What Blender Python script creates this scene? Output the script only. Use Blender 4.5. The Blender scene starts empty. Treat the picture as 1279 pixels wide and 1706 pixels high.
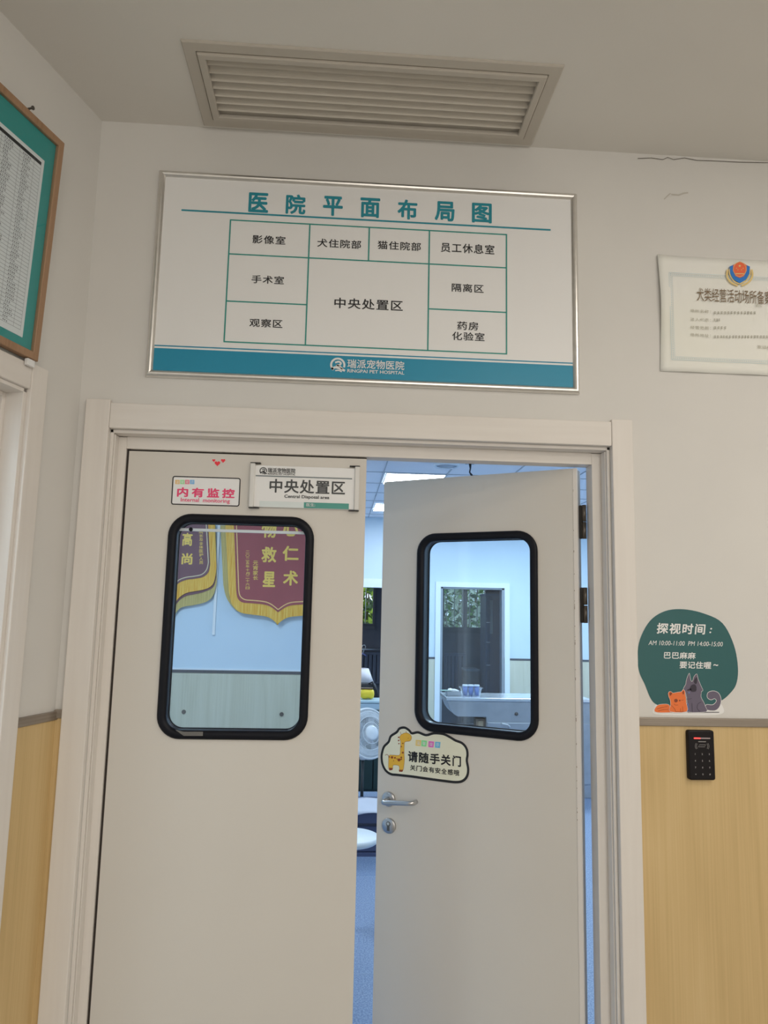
import bpy, bmesh, math, random
from mathutils import Vector, Matrix
random.seed(7)
SC = bpy.context.scene
COL = SC.collection
PI = math.pi

# ------------------------------------------------------------------ camera
IW, IH = 1279.0, 1706.0
FPX = 1224.1
YAW, PIT, ROLL = 0.0608712, 0.1347102, 0.0218938
CAM = Vector((0.0, -2.36, 1.6))
FWD = Vector((math.sin(YAW)*math.cos(PIT), math.cos(YAW)*math.cos(PIT), math.sin(PIT)))
R0 = Vector((math.cos(YAW), -math.sin(YAW), 0.0))
U0 = R0.cross(FWD)
RGT = R0*math.cos(ROLL) + U0*math.sin(ROLL)
UPV = -R0*math.sin(ROLL) + U0*math.cos(ROLL)
cd = bpy.data.cameras.new('camera')
cd.sensor_fit = 'VERTICAL'; cd.sensor_height = 36.0; cd.sensor_width = 27.0
cd.lens = FPX/IH*36.0
cd.clip_start = 0.05; cd.clip_end = 200
cam = bpy.data.objects.new('camera', cd); COL.objects.link(cam)
M = Matrix.Identity(4)
for i in range(3):
    M[i][0] = RGT[i]; M[i][1] = UPV[i]; M[i][2] = -FWD[i]; M[i][3] = CAM[i]
cam.matrix_world = M
SC.camera = cam

# ------------------------------------------------------------------ light and exposure
SC.view_settings.view_transform = 'Standard'
SC.view_settings.look = 'None'
SC.view_settings.gamma = 1.0
SC.view_settings.exposure = 0.0
SC.view_settings.use_curve_mapping = False
W = bpy.data.worlds.new('sky'); SC.world = W; W.use_nodes = True
W.node_tree.nodes['Background'].inputs[0].default_value = (0.78, 0.9, 1.0, 1)
W.node_tree.nodes['Background'].inputs[1].default_value = 2.0

def area(name, x, y, z, sx, sy, power, color, rot=(0, 0, 0)):
    d = bpy.data.lights.new(name, 'AREA'); d.shape = 'RECTANGLE'; d.size = sx; d.size_y = sy
    d.energy = power; d.color = color
    o = bpy.data.objects.new(name, d); o.location = (x, y, z); o.rotation_euler = rot; COL.objects.link(o)
    return o
WARM = (1.0, 0.93, 0.83); COOL = (0.66, 0.85, 1.0)
# ceiling lamps of the front room (behind the camera)
area('ceiling_lamp', 1.4, -3.5, 3.21, 0.6, 0.6, 33, WARM)
area('ceiling_lamp', -1.6, -5.6, 3.21, 0.30, 0.9, 16, WARM)
area('ceiling_lamp', 2.0, -6.0, 3.21, 0.6, 0.6, 16, WARM)
area('ceiling_lamp', 2.0, -1.6, 3.21, 0.4, 0.4, 15, WARM)
# added fill light evening out the walls; no window stands behind it
area('unseen_front_fill', 1.65, -7.15, 2.45, 3.0, 1.3, 57, (1.0, 0.95, 0.88), (math.radians(90), 0, 0))
# ceiling lamps of the treatment room
area('ceiling_lamp', -1.3, 1.9, 2.78, 0.55, 0.55, 37, COOL)
area('ceiling_lamp', 2.4, 2.2, 2.78, 0.55, 0.55, 46, COOL)
area('ceiling_lamp', 2.2, 5.3, 2.78, 0.55, 0.55, 72, COOL)
area('ceiling_lamp', -1.4, 5.6, 2.78, 0.55, 0.55, 40, COOL)
# lamp of the room on the left
area('side_room_lamp', -2.05, -1.1, 2.9, 0.5, 0.5, 8, (0.85, 0.95, 1.0))

# ------------------------------------------------------------------ frames and pixel look-up
class Fr:
    def __init__(s, m): s.m = m; s.i = m.inverted()
FW = Fr(Matrix.Identity(4))
LA = 0.2955475
FL = Fr(Matrix.Translation((-0.847, 0, 0)) @ Matrix.Rotation(PI/2 - LA, 4, 'Z'))       # left wall, x runs towards the corner
TH = math.radians(31.6)
FD = Fr(Matrix.Translation((0.807, 0.084, 0)) @ Matrix.Rotation(-TH, 4, 'Z'))          # open door leaf, hinge at x=0
def at(px, py, y=0.0, F=FW):
    d = RGT*((px - IW/2)/FPX) - UPV*((py - IH/2)/FPX) + FWD
    c = F.i @ CAM; d = F.i.to_3x3() @ d
    return c + d*((y - c.y)/d.y)
def atz(px, py, z):
    d = RGT*((px - IW/2)/FPX) - UPV*((py - IH/2)/FPX) + FWD
    return CAM + d*((z - CAM.z)/d.z)

# ------------------------------------------------------------------ materials
def lin(c):
    c /= 255.0
    return c/12.92 if c <= 0.04045 else ((c + 0.055)/1.055)**2.4
ILL = {'f': (0.56, 0.50, 0.45), 'b': (0.50, 0.68, 0.90), 'n': (1, 1, 1)}
def pc(r, g, b, ill='f'):
    k = ILL[ill]
    return tuple(min(0.92, lin(v)/k[i]) for i, v in enumerate((r, g, b))) + (1.0,)
MATS = {}
def mat(name, col, rough=0.6, metal=0.0, spec=0.4, emit=None, estr=0.0):
    if name in MATS: return MATS[name]
    m = bpy.data.materials.new(name); m.use_nodes = True
    b = m.node_tree.nodes['Principled BSDF']
    b.inputs['Base Color'].default_value = col
    b.inputs['Roughness'].default_value = rough
    b.inputs['Metallic'].default_value = metal
    b.inputs['Specular IOR Level'].default_value = spec
    if emit:
        b.inputs['Emission Color'].default_value = emit; b.inputs['Emission Strength'].default_value = estr
    MATS[name] = m
    return m
def noisy(name, c1, c2, scale=(1, 1, 1), nscale=4.0, rough=0.6, detail=4.0, bump=0.0, lo=0.3, hi=0.7, spec=0.4, metal=0.0):
    m = mat(name, c1, rough, metal, spec); nt = m.node_tree; b = nt.nodes['Principled BSDF']
    tc = nt.nodes.new('ShaderNodeTexCoord'); mp = nt.nodes.new('ShaderNodeMapping'); mp.inputs['Scale'].default_value = scale
    n = nt.nodes.new('ShaderNodeTexNoise'); n.inputs['Scale'].default_value = nscale; n.inputs['Detail'].default_value = detail
    r = nt.nodes.new('ShaderNodeValToRGB')
    r.color_ramp.elements[0].position = lo; r.color_ramp.elements[0].color = c1
    r.color_ramp.elements[1].position = hi; r.color_ramp.elements[1].color = c2
    nt.links.new(tc.outputs['Object'], mp.inputs[0]); nt.links.new(mp.outputs[0], n.inputs['Vector'])
    nt.links.new(n.outputs['Fac'], r.inputs[0]); nt.links.new(r.outputs[0], b.inputs['Base Color'])
    if bump:
        bp = nt.nodes.new('ShaderNodeBump'); bp.inputs['Strength'].default_value = bump; bp.inputs['Distance'].default_value = 0.002
        nt.links.new(n.outputs['Fac'], bp.inputs['Height']); nt.links.new(bp.outputs[0], b.inputs['Normal'])
    return m
def woodgrain(name, c1, c2, c3, rough=0.55):
    m = mat(name, c1, rough); nt = m.node_tree; b = nt.nodes['Principled BSDF']
    tc = nt.nodes.new('ShaderNodeTexCoord')
    mp = nt.nodes.new('ShaderNodeMapping'); mp.inputs['Scale'].default_value = (1.0, 1.0, 0.09)
    n1 = nt.nodes.new('ShaderNodeTexNoise'); n1.inputs['Scale'].default_value = 3.2; n1.inputs['Detail'].default_value = 1.5
    wv = nt.nodes.new('ShaderNodeMath'); wv.operation = 'MULTIPLY'; wv.inputs[1].default_value = 16.0
    fr = nt.nodes.new('ShaderNodeMath'); fr.operation = 'PINGPONG'; fr.inputs[1].default_value = 1.0
    n2 = nt.nodes.new('ShaderNodeTexNoise'); n2.inputs['Scale'].default_value = 150.0; n2.inputs['Detail'].default_value = 4
    mp2 = nt.nodes.new('ShaderNodeMapping'); mp2.inputs['Scale'].default_value = (1.0, 1.0, 0.012)
    mx = nt.nodes.new('ShaderNodeMath'); mx.operation = 'MULTIPLY_ADD'; mx.inputs[1].default_value = 0.26
    sc = nt.nodes.new('ShaderNodeMath'); sc.operation = 'MULTIPLY'; sc.inputs[1].default_value = 0.72
    r = nt.nodes.new('ShaderNodeValToRGB'); e = r.color_ramp.elements
    e[0].position = 0.12; e[0].color = c1; e[1].position = 0.88; e[1].color = c3
    k = e.new(0.5); k.color = c2
    L = nt.links.new
    L(tc.outputs['Object'], mp.inputs[0]); L(mp.outputs[0], n1.inputs['Vector']); L(n1.outputs['Fac'], wv.inputs[0]); L(wv.outputs[0], fr.inputs[0])
    L(tc.outputs['Object'], mp2.inputs[0]); L(mp2.outputs[0], n2.inputs['Vector']); L(n2.outputs['Fac'], sc.inputs[0])
    L(fr.outputs[0], mx.inputs[0]); L(sc.outputs[0], mx.inputs[2]); L(mx.outputs[0], r.inputs[0]); L(r.outputs[0], b.inputs['Base Color'])
    return m
def glassmat(name, tint=(1, 1, 1, 1), gloss=1.0, haze=0.0):
    m = bpy.data.materials.new(name); m.use_nodes = True; nt = m.node_tree
    for n in list(nt.nodes): nt.nodes.remove(n)
    o = nt.nodes.new('ShaderNodeOutputMaterial'); mx = nt.nodes.new('ShaderNodeMixShader'); lw_ = nt.nodes.new('ShaderNodeLayerWeight'); lw_.inputs[0].default_value = 0.5
    pw = nt.nodes.new('ShaderNodeMath'); pw.operation = 'POWER'; pw.inputs[1].default_value = 5.0
    fz = nt.nodes.new('ShaderNodeMath'); fz.operation = 'MULTIPLY_ADD'; fz.inputs[1].default_value = 0.9; fz.inputs[2].default_value = 0.012
    nt.links.new(lw_.outputs['Facing'], pw.inputs[0]); nt.links.new(pw.outputs[0], fz.inputs[0])
    t = nt.nodes.new('ShaderNodeBsdfTransparent'); t.inputs[0].default_value = tint
    g = nt.nodes.new('ShaderNodeBsdfGlossy'); g.inputs['Roughness'].default_value = 0.0; g.inputs['Color'].default_value = (gloss, gloss, gloss, 1)
    L = nt.links.new
    L(fz.outputs[0], mx.inputs[0]); L(t.outputs[0], mx.inputs[1]); L(g.outputs[0], mx.inputs[2])
    if haze:
        d = nt.nodes.new('ShaderNodeBsdfDiffuse'); d.inputs[0].default_value = (0.8, 0.8, 0.8, 1)
        m2 = nt.nodes.new('ShaderNodeMixShader'); m2.inputs[0].default_value = haze
        L(mx.outputs[0], m2.inputs[1]); L(d.outputs[0], m2.inputs[2]); L(m2.outputs[0], o.inputs[0])
    else:
        L(mx.outputs[0], o.inputs[0])
    MATS[name] = m
    return m

m_wall = noisy('wall_paint', (0.755, 0.74, 0.715, 1), (0.785, 0.77, 0.74, 1), nscale=3.0, rough=0.75)
m_ceil = noisy('ceiling_paint', (0.80, 0.775, 0.73, 1), (0.84, 0.815, 0.77, 1), nscale=1.5, rough=0.8)
m_case = noisy('casing_laminate', (0.82, 0.775, 0.73, 1), (0.86, 0.82, 0.775, 1), scale=(14, 14, 0.8), nscale=3.0, rough=0.5)
m_caseh = noisy('casing_laminate_header', (0.82, 0.775, 0.73, 1), (0.86, 0.82, 0.775, 1), scale=(0.8, 14, 14), nscale=3.0, rough=0.5)
m_leaf = noisy('door_leaf_paint', (0.725, 0.69, 0.635, 1), (0.745, 0.71, 0.655, 1), nscale=2.0, rough=0.45)
m_wain = woodgrain('pale_wood_laminate', (0.60, 0.43, 0.20, 1), (0.70, 0.51, 0.25, 1), (0.76, 0.57, 0.30, 1))
m_trim = noisy('brushed_bronze_trim', (0.30, 0.26, 0.22, 1), (0.38, 0.33, 0.28, 1), scale=(0.5, 1, 30), nscale=6, rough=0.4, metal=0.6)
m_floor = noisy('floor_tile', (0.36, 0.345, 0.32, 1), (0.40, 0.385, 0.36, 1), nscale=5, rough=0.4)
m_rub = mat('black_rubber', (0.008, 0.009, 0.014, 1), 0.42, spec=0.18)
m_steel = noisy('brushed_steel', (0.52, 0.52, 0.53, 1), (0.62, 0.62, 0.63, 1), scale=(1, 1, 40), nscale=8, rough=0.28, metal=1.0)
m_dsteel = mat('dark_steel', (0.16, 0.15, 0.14, 1), 0.35, metal=0.9)
m_alu = noisy('satin_aluminium', (0.74, 0.72, 0.69, 1), (0.80, 0.78, 0.75, 1), scale=(1, 1, 1), nscale=30, rough=0.3, metal=0.9)
m_spacer = mat('pale_spacer', (0.06, 0.065, 0.07, 1), 0.35, metal=0.3)
m_glass = glassmat('clear_glass', (0.96, 0.98, 0.99, 1), 0.9, 0.003)
m_glassd = glassmat('tinted_door_glass', (0.74, 0.80, 0.86, 1), 0.6, 0.03)
m_white = mat('print_white', pc(206, 200, 190), 0.35)
m_black = mat('print_black', (0.02, 0.02, 0.022, 1), 0.4)
m_teal = mat('print_teal', pc(34, 108, 116), 0.35)
m_tband = mat('print_teal_band', pc(30, 108, 128), 0.35)
m_tgrid = mat('print_green_line', pc(38, 112, 100), 0.35)
m_pwhite = mat('print_pure_white', (0.85, 0.86, 0.86, 1), 0.4)

# ------------------------------------------------------------------ mesh helpers
class MB:
    """collects pieces and links them as ONE mesh object"""
    def __init__(s): s.v = []; s.f = []; s.mi = []; s.sm = []; s.cur = 0
    def add(s, vs, fs, smooth=False):
        o = len(s.v); s.v += [tuple(v) for v in vs]
        for f in fs: s.f.append(tuple(i + o for i in f)); s.mi.append(s.cur); s.sm.append(smooth)
        return s
    def box(s, x0, x1, y0, y1, z0, z1):
        return s.add([(x0,y0,z0),(x1,y0,z0),(x1,y1,z0),(x0,y1,z0),(x0,y0,z1),(x1,y0,z1),(x1,y1,z1),(x0,y1,z1)],
                     [(0,3,2,1),(4,5,6,7),(0,1,5,4),(1,2,6,5),(2,3,7,6),(3,0,4,7)])
    def flat(s, pts, y):                       # pts (x,z) counter-clockwise seen from -y
        return s.add([(p[0], y, p[1]) for p in pts], [tuple(range(len(pts)))])
    def prism(s, pts, y0, y1, smooth=False):
        n = len(pts)
        a = sum(pts[i][0]*pts[(i+1) % n][1] - pts[(i+1) % n][0]*pts[i][1] for i in range(n))
        if a < 0: pts = pts[::-1]
        s.add([(p[0], y0, p[1]) for p in pts] + [(p[0], y1, p[1]) for p in pts],
              [tuple(range(n)), tuple(range(2*n-1, n-1, -1))])
        o = len(s.v) - 2*n
        for i in range(n):
            j = (i+1) % n; s.f.append((o+i, o+n+i, o+n+j, o+j)); s.mi.append(s.cur); s.sm.append(smooth)
        return s
    def rings(s, rings, closed=True, cap0=False, cap1=False, smooth=True):
        n = len(rings[0]); vs = [v for r in rings for v in r]; fs = []
        for k in range(len(rings)-1):
            for i in range(n if closed else n-1):
                j = (i+1) % n; fs.append((k*n+i, k*n+j, (k+1)*n+j, (k+1)*n+i))
        s.add(vs, fs, smooth)
        o = len(s.v) - len(vs)
        if cap0: s.f.append(tuple(o+i for i in range(n-1, -1, -1))); s.mi.append(s.cur); s.sm.append(False)
        if cap1: s.f.append(tuple(o+(len(rings)-1)*n+i for i in range(n))); s.mi.append(s.cur); s.sm.append(False)
        return s
    def tube(s, path, r, n=10, cap=True):
        path = [Vector(p) for p in path]; rr = r if isinstance(r, (list, tuple)) else [r]*len(path); out = []; ref = None
        for i, p in enumerate(path):
            t = (path[min(i+1, len(path)-1)] - path[max(i-1, 0)]).normalized()
            if ref is None: ref = Vector((0, 0, 1)) if abs(t.z) < 0.9 else Vector((1, 0, 0))
            a = ref - t*ref.dot(t); a.normalize(); b = t.cross(a); ref = a
            out.append([tuple(p + (a*math.cos(q) + b*math.sin(q))*rr[i]) for q in [2*PI*k/n for k in range(n)]])
        return s.rings(out, True, cap, cap)
    def lathe(s, prof, c=(0, 0, 0), axis='z', n=24, cap0=True, cap1=True):
        out = []
        for r, h in prof:
            ring = []
            for k in range(n):
                q = 2*PI*k/n
                if axis == 'z': ring.append((c[0]+r*math.cos(q), c[1]+r*math.sin(q), c[2]+h))
                else: ring.append((c[0]+r*math.cos(q), c[1]+h, c[2]+r*math.sin(q)))
            out.append(ring)
        return s.rings(out, True, cap0, cap1)
    def frame(s, x0, x1, z0, z1, prof, smooth=False):    # mitred rectangular frame; prof = (inset, y) pairs
        out = [[(x0+i, y, z0+i), (x1-i, y, z0+i), (x1-i, y, z1-i), (x0+i, y, z1-i)] for i, y in prof]
        return s.rings(out, True, smooth=smooth)
    def rrframe(s, x0, x1, z0, z1, r, prof, smooth=True):
        out = [[(p[0], y, p[1]) for p in rrect(x0+i, x1-i, z0+i, z1-i, max(0.004, r-i))] for i, y in prof]
        return s.rings(out, True, smooth=smooth)
    def stroke(s, pts, w, y, closed=False):
        n = len(pts); L = []; Rr = []
        for i in range(n):
            a = pts[(i-1) % n] if (closed or i > 0) else pts[i]
            b = pts[(i+1) % n] if (closed or i < n-1) else pts[i]
            dx, dz = b[0]-a[0], b[1]-a[1]; l = math.hypot(dx, dz) or 1
            L.append((pts[i][0]-dz/l*w/2, y, pts[i][1]+dx/l*w/2)); Rr.append((pts[i][0]+dz/l*w/2, y, pts[i][1]-dx/l*w/2))
        fs = [(i, i+n, (i+1) % n + n, (i+1) % n) for i in range(n if closed else n-1)]
        return s.add(L + Rr, fs)
    def build(s, name, m, par=None, base=(0, 0, 0), F=None, bevel=0.0, fix=True, seg=2):
        me = bpy.data.meshes.new(name)
        b = Vector(base)
        me.from_pydata([tuple(Vector(v) - b) for v in s.v], [], s.f)
        for mm in (m if isinstance(m, (list, tuple)) else [m]): me.materials.append(mm)
        for p, i, sm in zip(me.polygons, s.mi, s.sm): p.material_index = i; p.use_smooth = sm
        me.update()
        if fix:
            bm = bmesh.new(); bm.from_mesh(me); bmesh.ops.recalc_face_normals(bm, faces=bm.faces); bm.to_mesh(me); bm.free()
        o = bpy.data.objects.new(name, me); COL.objects.link(o)
        if par is not None: o.parent = par
        elif F is not None: o.matrix_world = F.m @ Matrix.Translation(b)
        else: o.location = b
        if bevel:
            md = o.modifiers.new('soft_edges', 'BEVEL'); md.width = bevel; md.segments = seg; md.limit_method = 'ANGLE'; md.angle_limit = math.radians(40)
        return o
def rrect(x0, x1, z0, z1, r, n=9):
    out = []
    for cx, cz, a in ((x1-r, z0+r, -PI/2), (x1-r, z1-r, 0), (x0+r, z1-r, PI/2), (x0+r, z0+r, PI)):
        for k in range(n+1):
            q = a + PI/2*k/n; out.append((cx + r*math.cos(q), cz + r*math.sin(q)))
    return out
def spline(pts, n=8, closed=True):
    out = []; N = len(pts)
    for i in range(N if closed else N-1):
        g = lambda k: Vector(pts[k % N] if closed else pts[max(0, min(N-1, k))])
        p0, p1, p2, p3 = g(i-1), g(i), g(i+1), g(i+2)
        for k in range(n):
            t = k/n
            out.append(tuple(0.5*((2*p1) + (p2-p0)*t + (2*p0-5*p1+4*p2-p3)*t*t + (3*p1-p0-3*p2+p3)*t**3)))
    if not closed: out.append(tuple(pts[-1]))
    return out
def circle(cx, cz, rx, rz=None, n=24, rot=0.0):
    rz = rx if rz is None else rz; c, s_ = math.cos(rot), math.sin(rot)
    return [(cx + rx*math.cos(q)*c - rz*math.sin(q)*s_, cz + rx*math.cos(q)*s_ + rz*math.sin(q)*c) for q in [2*PI*k/n for k in range(n)]]
def holed_plate(name, outer, inner, y0, y1, m, par=None, base=(0, 0, 0)):
    bm = bmesh.new(); b = Vector(base)
    def lp(pts, y):
        vs = [bm.verts.new(Vector((p[0], y, p[1])) - b) for p in pts]
        return vs, [bm.edges.new((vs[i], vs[(i+1) % len(vs)])) for i in range(len(vs))]
    o0, eo0 = lp(outer, y0); i0, ei0 = lp(inner, y0); o1, eo1 = lp(outer, y1); i1, ei1 = lp(inner, y1)
    bmesh.ops.triangle_fill(bm, edges=eo0 + ei0, use_beauty=True); bmesh.ops.triangle_fill(bm, edges=eo1 + ei1, use_beauty=True)
    for A, B in ((o0, o1), (i0, i1)):
        for k in range(len(A)):
            j = (k+1) % len(A); bm.faces.new((A[k], A[j], B[j], B[k]))
    bmesh.ops.recalc_face_normals(bm, faces=bm.faces)
    me = bpy.data.meshes.new(name); bm.to_mesh(me); bm.free(); me.materials.append(m)
    o = bpy.data.objects.new(name, me); COL.objects.link(o)
    if par is not None: o.parent = par
    return o
def tag(o, label, cat, group=None, kind=None):
    o['label'] = label; o['category'] = cat
    if group: o['group'] = group
    if kind: o['kind'] = kind
    return o
def thing(name, label, cat, base=(0, 0, 0), F=FW, group=None, kind=None):
    o = bpy.data.objects.new(name, None); COL.objects.link(o); o.empty_display_size = 0.1
    o.matrix_world = F.m @ Matrix.Translation(Vector(base))
    return tag(o, label, cat, group, kind)

# ---- lettering: every string becomes a flat printed mesh fitted into a box of the surface it stands on
_dg = bpy.context.evaluated_depsgraph_get
def glyphs(txt, bold=0.0, space=1.0, shear=0.0, line=1.0):
    c = bpy.data.curves.new('lettering', 'FONT'); c.body = txt; c.size = 1.0; c.space_character = space
    c.shear = shear; c.space_line = line; c.resolution_u = 3; c.align_x = 'LEFT'
    o = bpy.data.objects.new('lettering', c); COL.objects.link(o)
    me = bpy.data.meshes.new_from_object(o.evaluated_get(_dg()))
    v = [(q.co.x, q.co.y) for q in me.vertices]; f = [tuple(p.vertices) for p in me.polygons]
    bpy.data.objects.remove(o); bpy.data.curves.remove(c); bpy.data.meshes.remove(me)
    if bold > 0:                                     # heavier strokes: the same glyphs struck again around each point
        n = len(v); V2 = list(v); F2 = list(f)
        for k in range(8):
            dx, dy = bold*math.cos(k*PI/4), bold*math.sin(k*PI/4); o_ = len(V2)
            V2 += [(a + dx, b + dy) for a, b in v]; F2 += [tuple(i + o_ for i in q) for q in f]
        v, f = V2, F2
    return v, f
def write(mb, txt, cx, cy, w, h, y, F=FW, rot=0.0, **k):
    """print txt so that it fills a box w x h (photo pixels) centred at photo pixel (cx, cy) on the plane y of frame F"""
    v, f = glyphs(txt, **k); n1 = len(v)//9 if k.get('bold', 0) > 0 else len(v)
    x0, x1 = min(a[0] for a in v), max(a[0] for a in v); z0, z1 = min(a[1] for a in v), max(a[1] for a in v)
    c = at(cx, cy, y, F); sw = abs(at(cx+w/2, cy, y, F).x - at(cx-w/2, cy, y, F).x); sh = abs(at(cx, cy-h/2, y, F).z - at(cx, cy+h/2, y, F).z)
    out = []
    for i_, (a, b) in enumerate(v):
        u = ((a-x0)/(x1-x0) - 0.5)*sw; q = ((b-z0)/(z1-z0) - 0.5)*sh
        out.append((c.x + u*math.cos(rot) - q*math.sin(rot), y - 0.00006*(i_//n1), c.z + u*math.sin(rot) + q*math.cos(rot)))
    mb.add(out, f)
    return mb
def words(items, y, m, par, B, F=FW, name='lettering'):
    for it in items:
        mb = MB(); write(mb, it[0], it[1], it[2], it[3], it[4], y, F, **(it[5] if len(it) > 5 else {}))
        mb.build(name, m, par, B)
def P(pts, y, F=FW): return [(lambda a: (a.x, a.z))(at(p[0], p[1], y, F)) for p in pts]

# ================================================================== the setting
CZ = 3.235
OL, OR, OT = -0.70, 0.852, 2.112           # clear opening
WT = 0.14                                  # wall thickness
def struct(mb, name, m, label, F=None, bevel=0.0, base=(0, 0, 0), cat=None):
    o = mb.build(name, m, None, base, F, bevel); o['kind'] = 'structure'; o['label'] = label; o['category'] = cat or name.split('_')[0]
    return o
wb = struct(MB().box(-0.9, -0.7435, 0, WT, 0, CZ).box(0.8975, 3.6, 0, WT, 0, CZ).box(-0.7435, 0.8975, 0, WT, 2.163, CZ), 'wall_back', m_wall,
            'pale painted wall around the double doors')
WZ0, WZ1 = 1.258, 1.284
MB().box(0.92, 3.59, -0.008, 0, 0.0, WZ0).build('wainscot', m_wain, wb)
MB().box(0.92, 3.59, -0.014, 0, WZ0, WZ1).build('wainscot_trim', m_trim, wb, bevel=0.002)
MB().box(-0.845, -0.80, -0.008, 0, 0.0, WZ0).build('wainscot', m_wain, wb)
MB().box(-0.845, -0.80, -0.014, 0, WZ0, WZ1).build('wainscot_trim', m_trim, wb, bevel=0.002)
# left wall in its own frame: x from -7 to 0 (corner), y>0 is behind
LO0, LO1, LOT = -1.15, -0.255, 2.215
wl = struct(MB().box(-7, LO0, 0, 0.14, 0, CZ).box(LO1, 0.0, 0, 0.14, 0, CZ).box(LO0, LO1, 0, 0.14, LOT, CZ), 'wall_left', m_wall,
            'pale painted left wall meeting the door wall at an angle', FL)
MB().box(-0.185, 0.0, -0.008, 0, 0, WZ0-0.005).build('wainscot', m_wain, wl)
MB().box(-0.185, 0.0, -0.014, 0, WZ0-0.005, WZ1-0.005).build('wainscot_trim', m_trim, wl, bevel=0.002)
struct(MB().box(3.6, 3.7, -7.2, 0.14, 0, CZ), 'wall_right', m_wall, 'plain pale right wall of the front room')
struct(MB().box(-4.2, 3.7, -7.3, -7.2, 0, CZ), 'wall_front', m_wall, 'plain pale wall behind the viewer')
struct(MB().box(-4.2, 3.7, -7.3, 0.1, -0.08, 0), 'floor', m_floor, 'light tiled floor of the front room')
GH = (-0.455, 0.585, -0.345, -0.064)      # duct mouth
ce = struct(MB().box(-4.2, 3.7, -7.3, GH[2], CZ, CZ+0.08).box(-4.2, 3.7, GH[3], 0.1, CZ, CZ+0.08).box(-4.2, GH[0], GH[2], GH[3], CZ, CZ+0.08).box(GH[1], 3.7, GH[2], GH[3], CZ, CZ+0.08), 'ceiling', m_ceil, 'cream painted ceiling')
# hairline crack where ceiling and wall meet
m_crack = mat('crack_shadow', (0.12, 0.10, 0.08, 1), 0.9)
cr = [(1062, 264), (1085, 263), (1104, 266), (1112, 262), (1122, 266), (1140, 263), (1160, 267), (1190, 268), (1230, 270), (1279, 271)]
MB().stroke(P(cr, -0.002), 0.0022, -0.002).build('crack', m_crack, wb)
m_scuff = mat('bare_plaster', (0.60, 0.57, 0.52, 1), 0.8)
MB().stroke(P([(1106, 332), (1114, 324), (1117, 322)], -0.001), 0.004, -0.001).stroke(P([(1118, 324), (1130, 325), (1138, 322), (1146, 321)], -0.001), 0.006, -0.001).build('scuff', m_scuff, wb)

# ---- double door casing and frame
t1 = thing('trim_1', 'beige laminate casing and frame around the double doors', 'door frame', (0.077, 0, 0), kind='structure')
B = (0.077, 0, 0)
prof = lambda a: a
def casing(x0, x1, z0, z1): return MB().box(x0, x1, -0.022, 0, z0, z1)
casing(-0.820, -0.7435, 0, 2.256).build('casing_side', m_case, t1, B, bevel=0.003)
casing(0.8975, 0.968, 0, 2.254).build('casing_side', m_case, t1, B, bevel=0.003)
MB().box(-0.7435, 0.8975, -0.019, 0, 2.163, 2.246).build('casing_header', m_caseh, t1, B, bevel=0.003)
# jamb: lining, then the stop face that the leaves close against
MB().box(-0.7435, -0.733, 0.002, WT+0.02, 0, 2.163).box(-0.733, -0.729, 0.012, 0.05, 0, 2.150).box(-0.733, OL-0.004, 0.05, WT+0.02, 0, 2.15).build('jamb', m_case, t1, B, bevel=0.0015)
MB().box(0.887, 0.8975, 0.002, WT+0.02, 0, 2.163).box(0.883, 0.887, 0.012, 0.05, 0, 2.150).box(OR, 0.887, 0.05, 0.11, 0, 2.15).build('jamb', m_case, t1, B, bevel=0.0015)
MB().box(-0.7435, 0.8975, 0.002, WT+0.02, 2.152, 2.163).box(OL-0.004, OR, 0.0505, 0.11, OT, 2.152).build('jamb_header', m_caseh, t1, B, bevel=0.0015)

# ---- left wall door: casing, lining, glazed leaf
t2 = thing('trim_2', 'beige casing of the side opening in the left wall', 'door frame', (-0.7, 0, 0), FL, kind='structure')
B = (-0.7, 0, 0)
MB().box(-0.248, -0.182, -0.022, 0, 0, 2.292).build('casing_side', m_case, t2, B, bevel=0.003)
MB().box(-1.215, -1.149, -0.022, 0, 0, 2.292).build('casing_side', m_case, t2, B, bevel=0.003)
MB().box(-1.149, -0.248, -0.019, 0, 2.215, 2.288).build('casing_header', m_caseh, t2, B, bevel=0.003)
MB().box(-0.262, -0.248, -0.008, 0.15, 0, 2.215).box(-0.275, -0.262, 0.05, 0.10, 0, 2.203).box(-1.149, -1.135, -0.008, 0.15, 0, 2.215).build('jamb', m_case, t2, B, bevel=0.0015)
MB().box(-1.149, -0.248, -0.008, 0.15, 2.203, 2.215).box(-1.135, -0.275, 0.05, 0.10, 2.19, 2.203).build('jamb_header', m_caseh, t2, B, bevel=0.0015)
d3 = thing('door_3', 'white glazed door in the left wall opening', 'door', (-0.7, 0.06, 0), FL, kind='structure')
B = (-0.7, 0.06, 0)
m_wpaint = mat('white_door_paint', (0.84, 0.85, 0.84, 1), 0.4)
MB().frame(-1.13, -0.28, 0.02, 2.185, [(0, 0.062), (0.05, 0.062), (0.05, 0.095), (0, 0.095), (0, 0.062)]).build('door_frame', m_wpaint, d3, B)
MB().box(-1.08, -0.33, 0.074, 0.080, 0.07, 2.135).build('glass_pane', m_glass, d3, B)
# room behind that door
struct(MB().box(-1.6, 0.2, 1.0, 1.05, 0, CZ), 'wall_side', m_wpaint, 'bright wall seen through the left glazed door', FL)

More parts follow.
